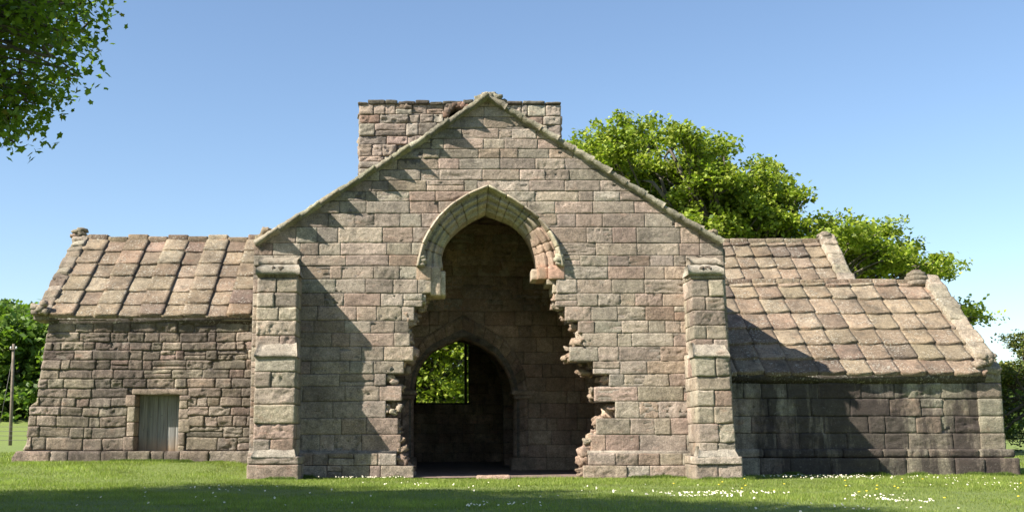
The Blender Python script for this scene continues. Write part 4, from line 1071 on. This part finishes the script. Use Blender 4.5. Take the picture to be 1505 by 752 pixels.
# ================================================================== GRASS and daisies
def blocked(x, y):
    b_ = (y > -.02) & (x > XL0-.1) & (x < XR0+.1)
    b_ |= (y > YW-.1) & (x > wl(1.0)) & (x < 0); b_ |= (y > YA-.18) & (x > 0) & (x < XA1+.2)
    for u0, u1 in ((-3.9, -2.75), (5.15, 6.2)): b_ |= (y > -1.12) & (y < 0.1) & (x > u0) & (x < u1)
    return b_
def blades(n, x0, x1, y0, y1, h, w_, mb, near=True):
    x = rng.uniform(x0, x1, n); y = rng.uniform(y0, y1, n)
    d = fbm(np.stack([x*.9, y*.9, x*0], -1), 3); keep = ~blocked(x, y) & (rng.random(n) < .8+.3*d); x, y, d = x[keep], y[keep], d[keep]; n = len(x)
    hh = h*rng.uniform(.45, 1.25, n)*(1+.45*d); a = rng.uniform(0, 2*math.pi, n); lean = rng.normal(size=(n, 2))*.45*hh[:, None]
    z = gz(x, y)-.008; ww = w_*rng.uniform(.7, 1.3, n)
    V = np.stack([np.stack([x-np.cos(a)*ww, y-np.sin(a)*ww, z], -1), np.stack([x+np.cos(a)*ww, y+np.sin(a)*ww, z], -1), np.stack([x+lean[:, 0], y+lean[:, 1], z+hh], -1)], 1)
    pal = np.array([(.185, .235, .045), (.22, .265, .055), (.15, .205, .038), (.28, .27, .10)]); C = pal[rng.choice(4, n, p=[.4, .3, .25, .05])]*rng.uniform(.8, 1.2, (n, 1))*(1+.22*d[:, None])
    mb.add(V.reshape(-1, 3), tris=np.arange(3*n).reshape(-1, 3), col=np.repeat(C, 3, 0))
mb = MB()
blades(260000, -10.5, 14, -14, -5, .045, .0045, mb); blades(230000, -11.5, 15.5, -5, 2.5, .05, .0055, mb)
blades(90000, -15, 25, 2.5, 22, .07, .014, mb)
# longer tufts against the foot of the walls
def foot(xa, xb, y, n, h):
    x = rng.uniform(xa, xb, n); yy = y-np.abs(rng.normal(size=n))*.06; g = sm((fbm(np.stack([x*2.2, yy*0, x*0], -1), 3)+.6)/1.2)
    hh = h*g*rng.uniform(.4, 1.2, n)+.01; l = rng.normal(size=(n, 2))*.3*hh[:, None]; z = gz(x, yy)-.01; a = rng.uniform(0, 6.3, n); w_ = .006
    V = np.stack([np.stack([x-np.cos(a)*w_, yy-np.sin(a)*w_, z], -1), np.stack([x+np.cos(a)*w_, yy+np.sin(a)*w_, z], -1), np.stack([x+l[:, 0], yy+l[:, 1], z+hh], -1)], 1)
    mb.add(V.reshape(-1, 3), tris=np.arange(3*n).reshape(-1, 3), col=np.repeat(np.array([(.10, .15, .025)])*rng.uniform(.7, 1.3, (n, 1)), 3, 0))
foot(-2.9, -.7, -.2, 5000, .09); foot(3.0, 5.2, -.2, 5000, .09); foot(6.1, XA1+.2, YA-.2, 12000, .10); foot(-9.4, -3.8, YW-.12, 12000, .08)
foot(-3.95, -2.8, -1.15, 2500, .08); foot(5.1, 6.2, -1.15, 2500, .08)
tag(mb.build('grass', M_GRASSB), 'short mown grass of the lawn in front of the church', 'grass', kind='stuff')
mb = MB()
def daisies(n, x, y, sx, sy, size=.0125):
    n = int(n*.5)
    X = x+rng.normal(size=n)*sx; Y = y+rng.normal(size=n)*sy; k_ = ~blocked(X, Y); X, Y = X[k_], Y[k_]; n = len(X); Z = gz(X, Y)+rng.uniform(.04, .065, n); s = size*rng.uniform(.7, 1.2, n)
    th = np.arange(8)/8*6.283; nx_ = rng.normal(size=n)*.3; ny_ = -.5+rng.normal(size=n)*.3
    V = np.stack([np.stack([X+s*np.cos(t), Y+s*np.sin(t), Z-s*(np.cos(t)*nx_+np.sin(t)*ny_)], -1) for t in th], 1)
    c0 = np.stack([X, Y-.002, Z+.004], -1)[:, None, :]; V = np.concatenate([V, c0], 1); base = np.arange(n)[:, None, None]*9; tr = np.array([(i, (i+1) % 8, 8) for i in range(8)])[None]
    C = np.tile(np.array([(.78, .78, .74)]*8+[(.7, .5, .06)]), (n, 1)); mb.add(V.reshape(-1, 3), tris=(base+tr).reshape(-1, 3), col=C)
def at(u, v):   # a spot on the lawn
    D = EYE*F/(v-640.); return (u-XC)/F*D, D-24
for (u, v, n, sx, sy) in ((540, 702, 90, .5, .12), (330, 686, 110, .7, .3), (110, 684, 60, .5, .2), (1045, 727, 150, .55, .25), (1010, 732, 60, .35, .2), (1180, 700, 160, 1.0, .25), (1230, 702, 120, .8, .3), (1310, 738, 70, .35, .2), (1350, 702, 60, 1.2, .6), (1270, 732, 40, .3, .2),
                          (745, 742, 25, .25, .2), (610, 712, 26, .5, .4), (700, 748, 14, .15, .1), (900, 720, 40, 1.5, .9), (360, 716, 30, .5, .5), (300, 725, 40, 1.8, 1.2), (1180, 745, 40, .7, .3), (1450, 716, 50, 1.0, .9), (800, 735, 30, 3, 1.2)):
    x, y = at(u, v); daisies(n, x, y, sx, sy)
tag(mb.build('daisies', M_PETAL), 'white daisies scattered in loose drifts over the lawn', 'daisies', kind='stuff')
mb = MB(); X = rng.uniform(4, 10, 26); Y = rng.uniform(-9, -2, 26)
for x, y in zip(X, Y): lump(mb, (x, y, float(gz(x, y))+.06), .017, (.75, .58, .04), (1, 1, .5), 5, .1)
tag(mb.build('dandelions', M_PETAL), 'few yellow dandelions dotted in the lawn on the right', 'dandelions', kind='stuff')
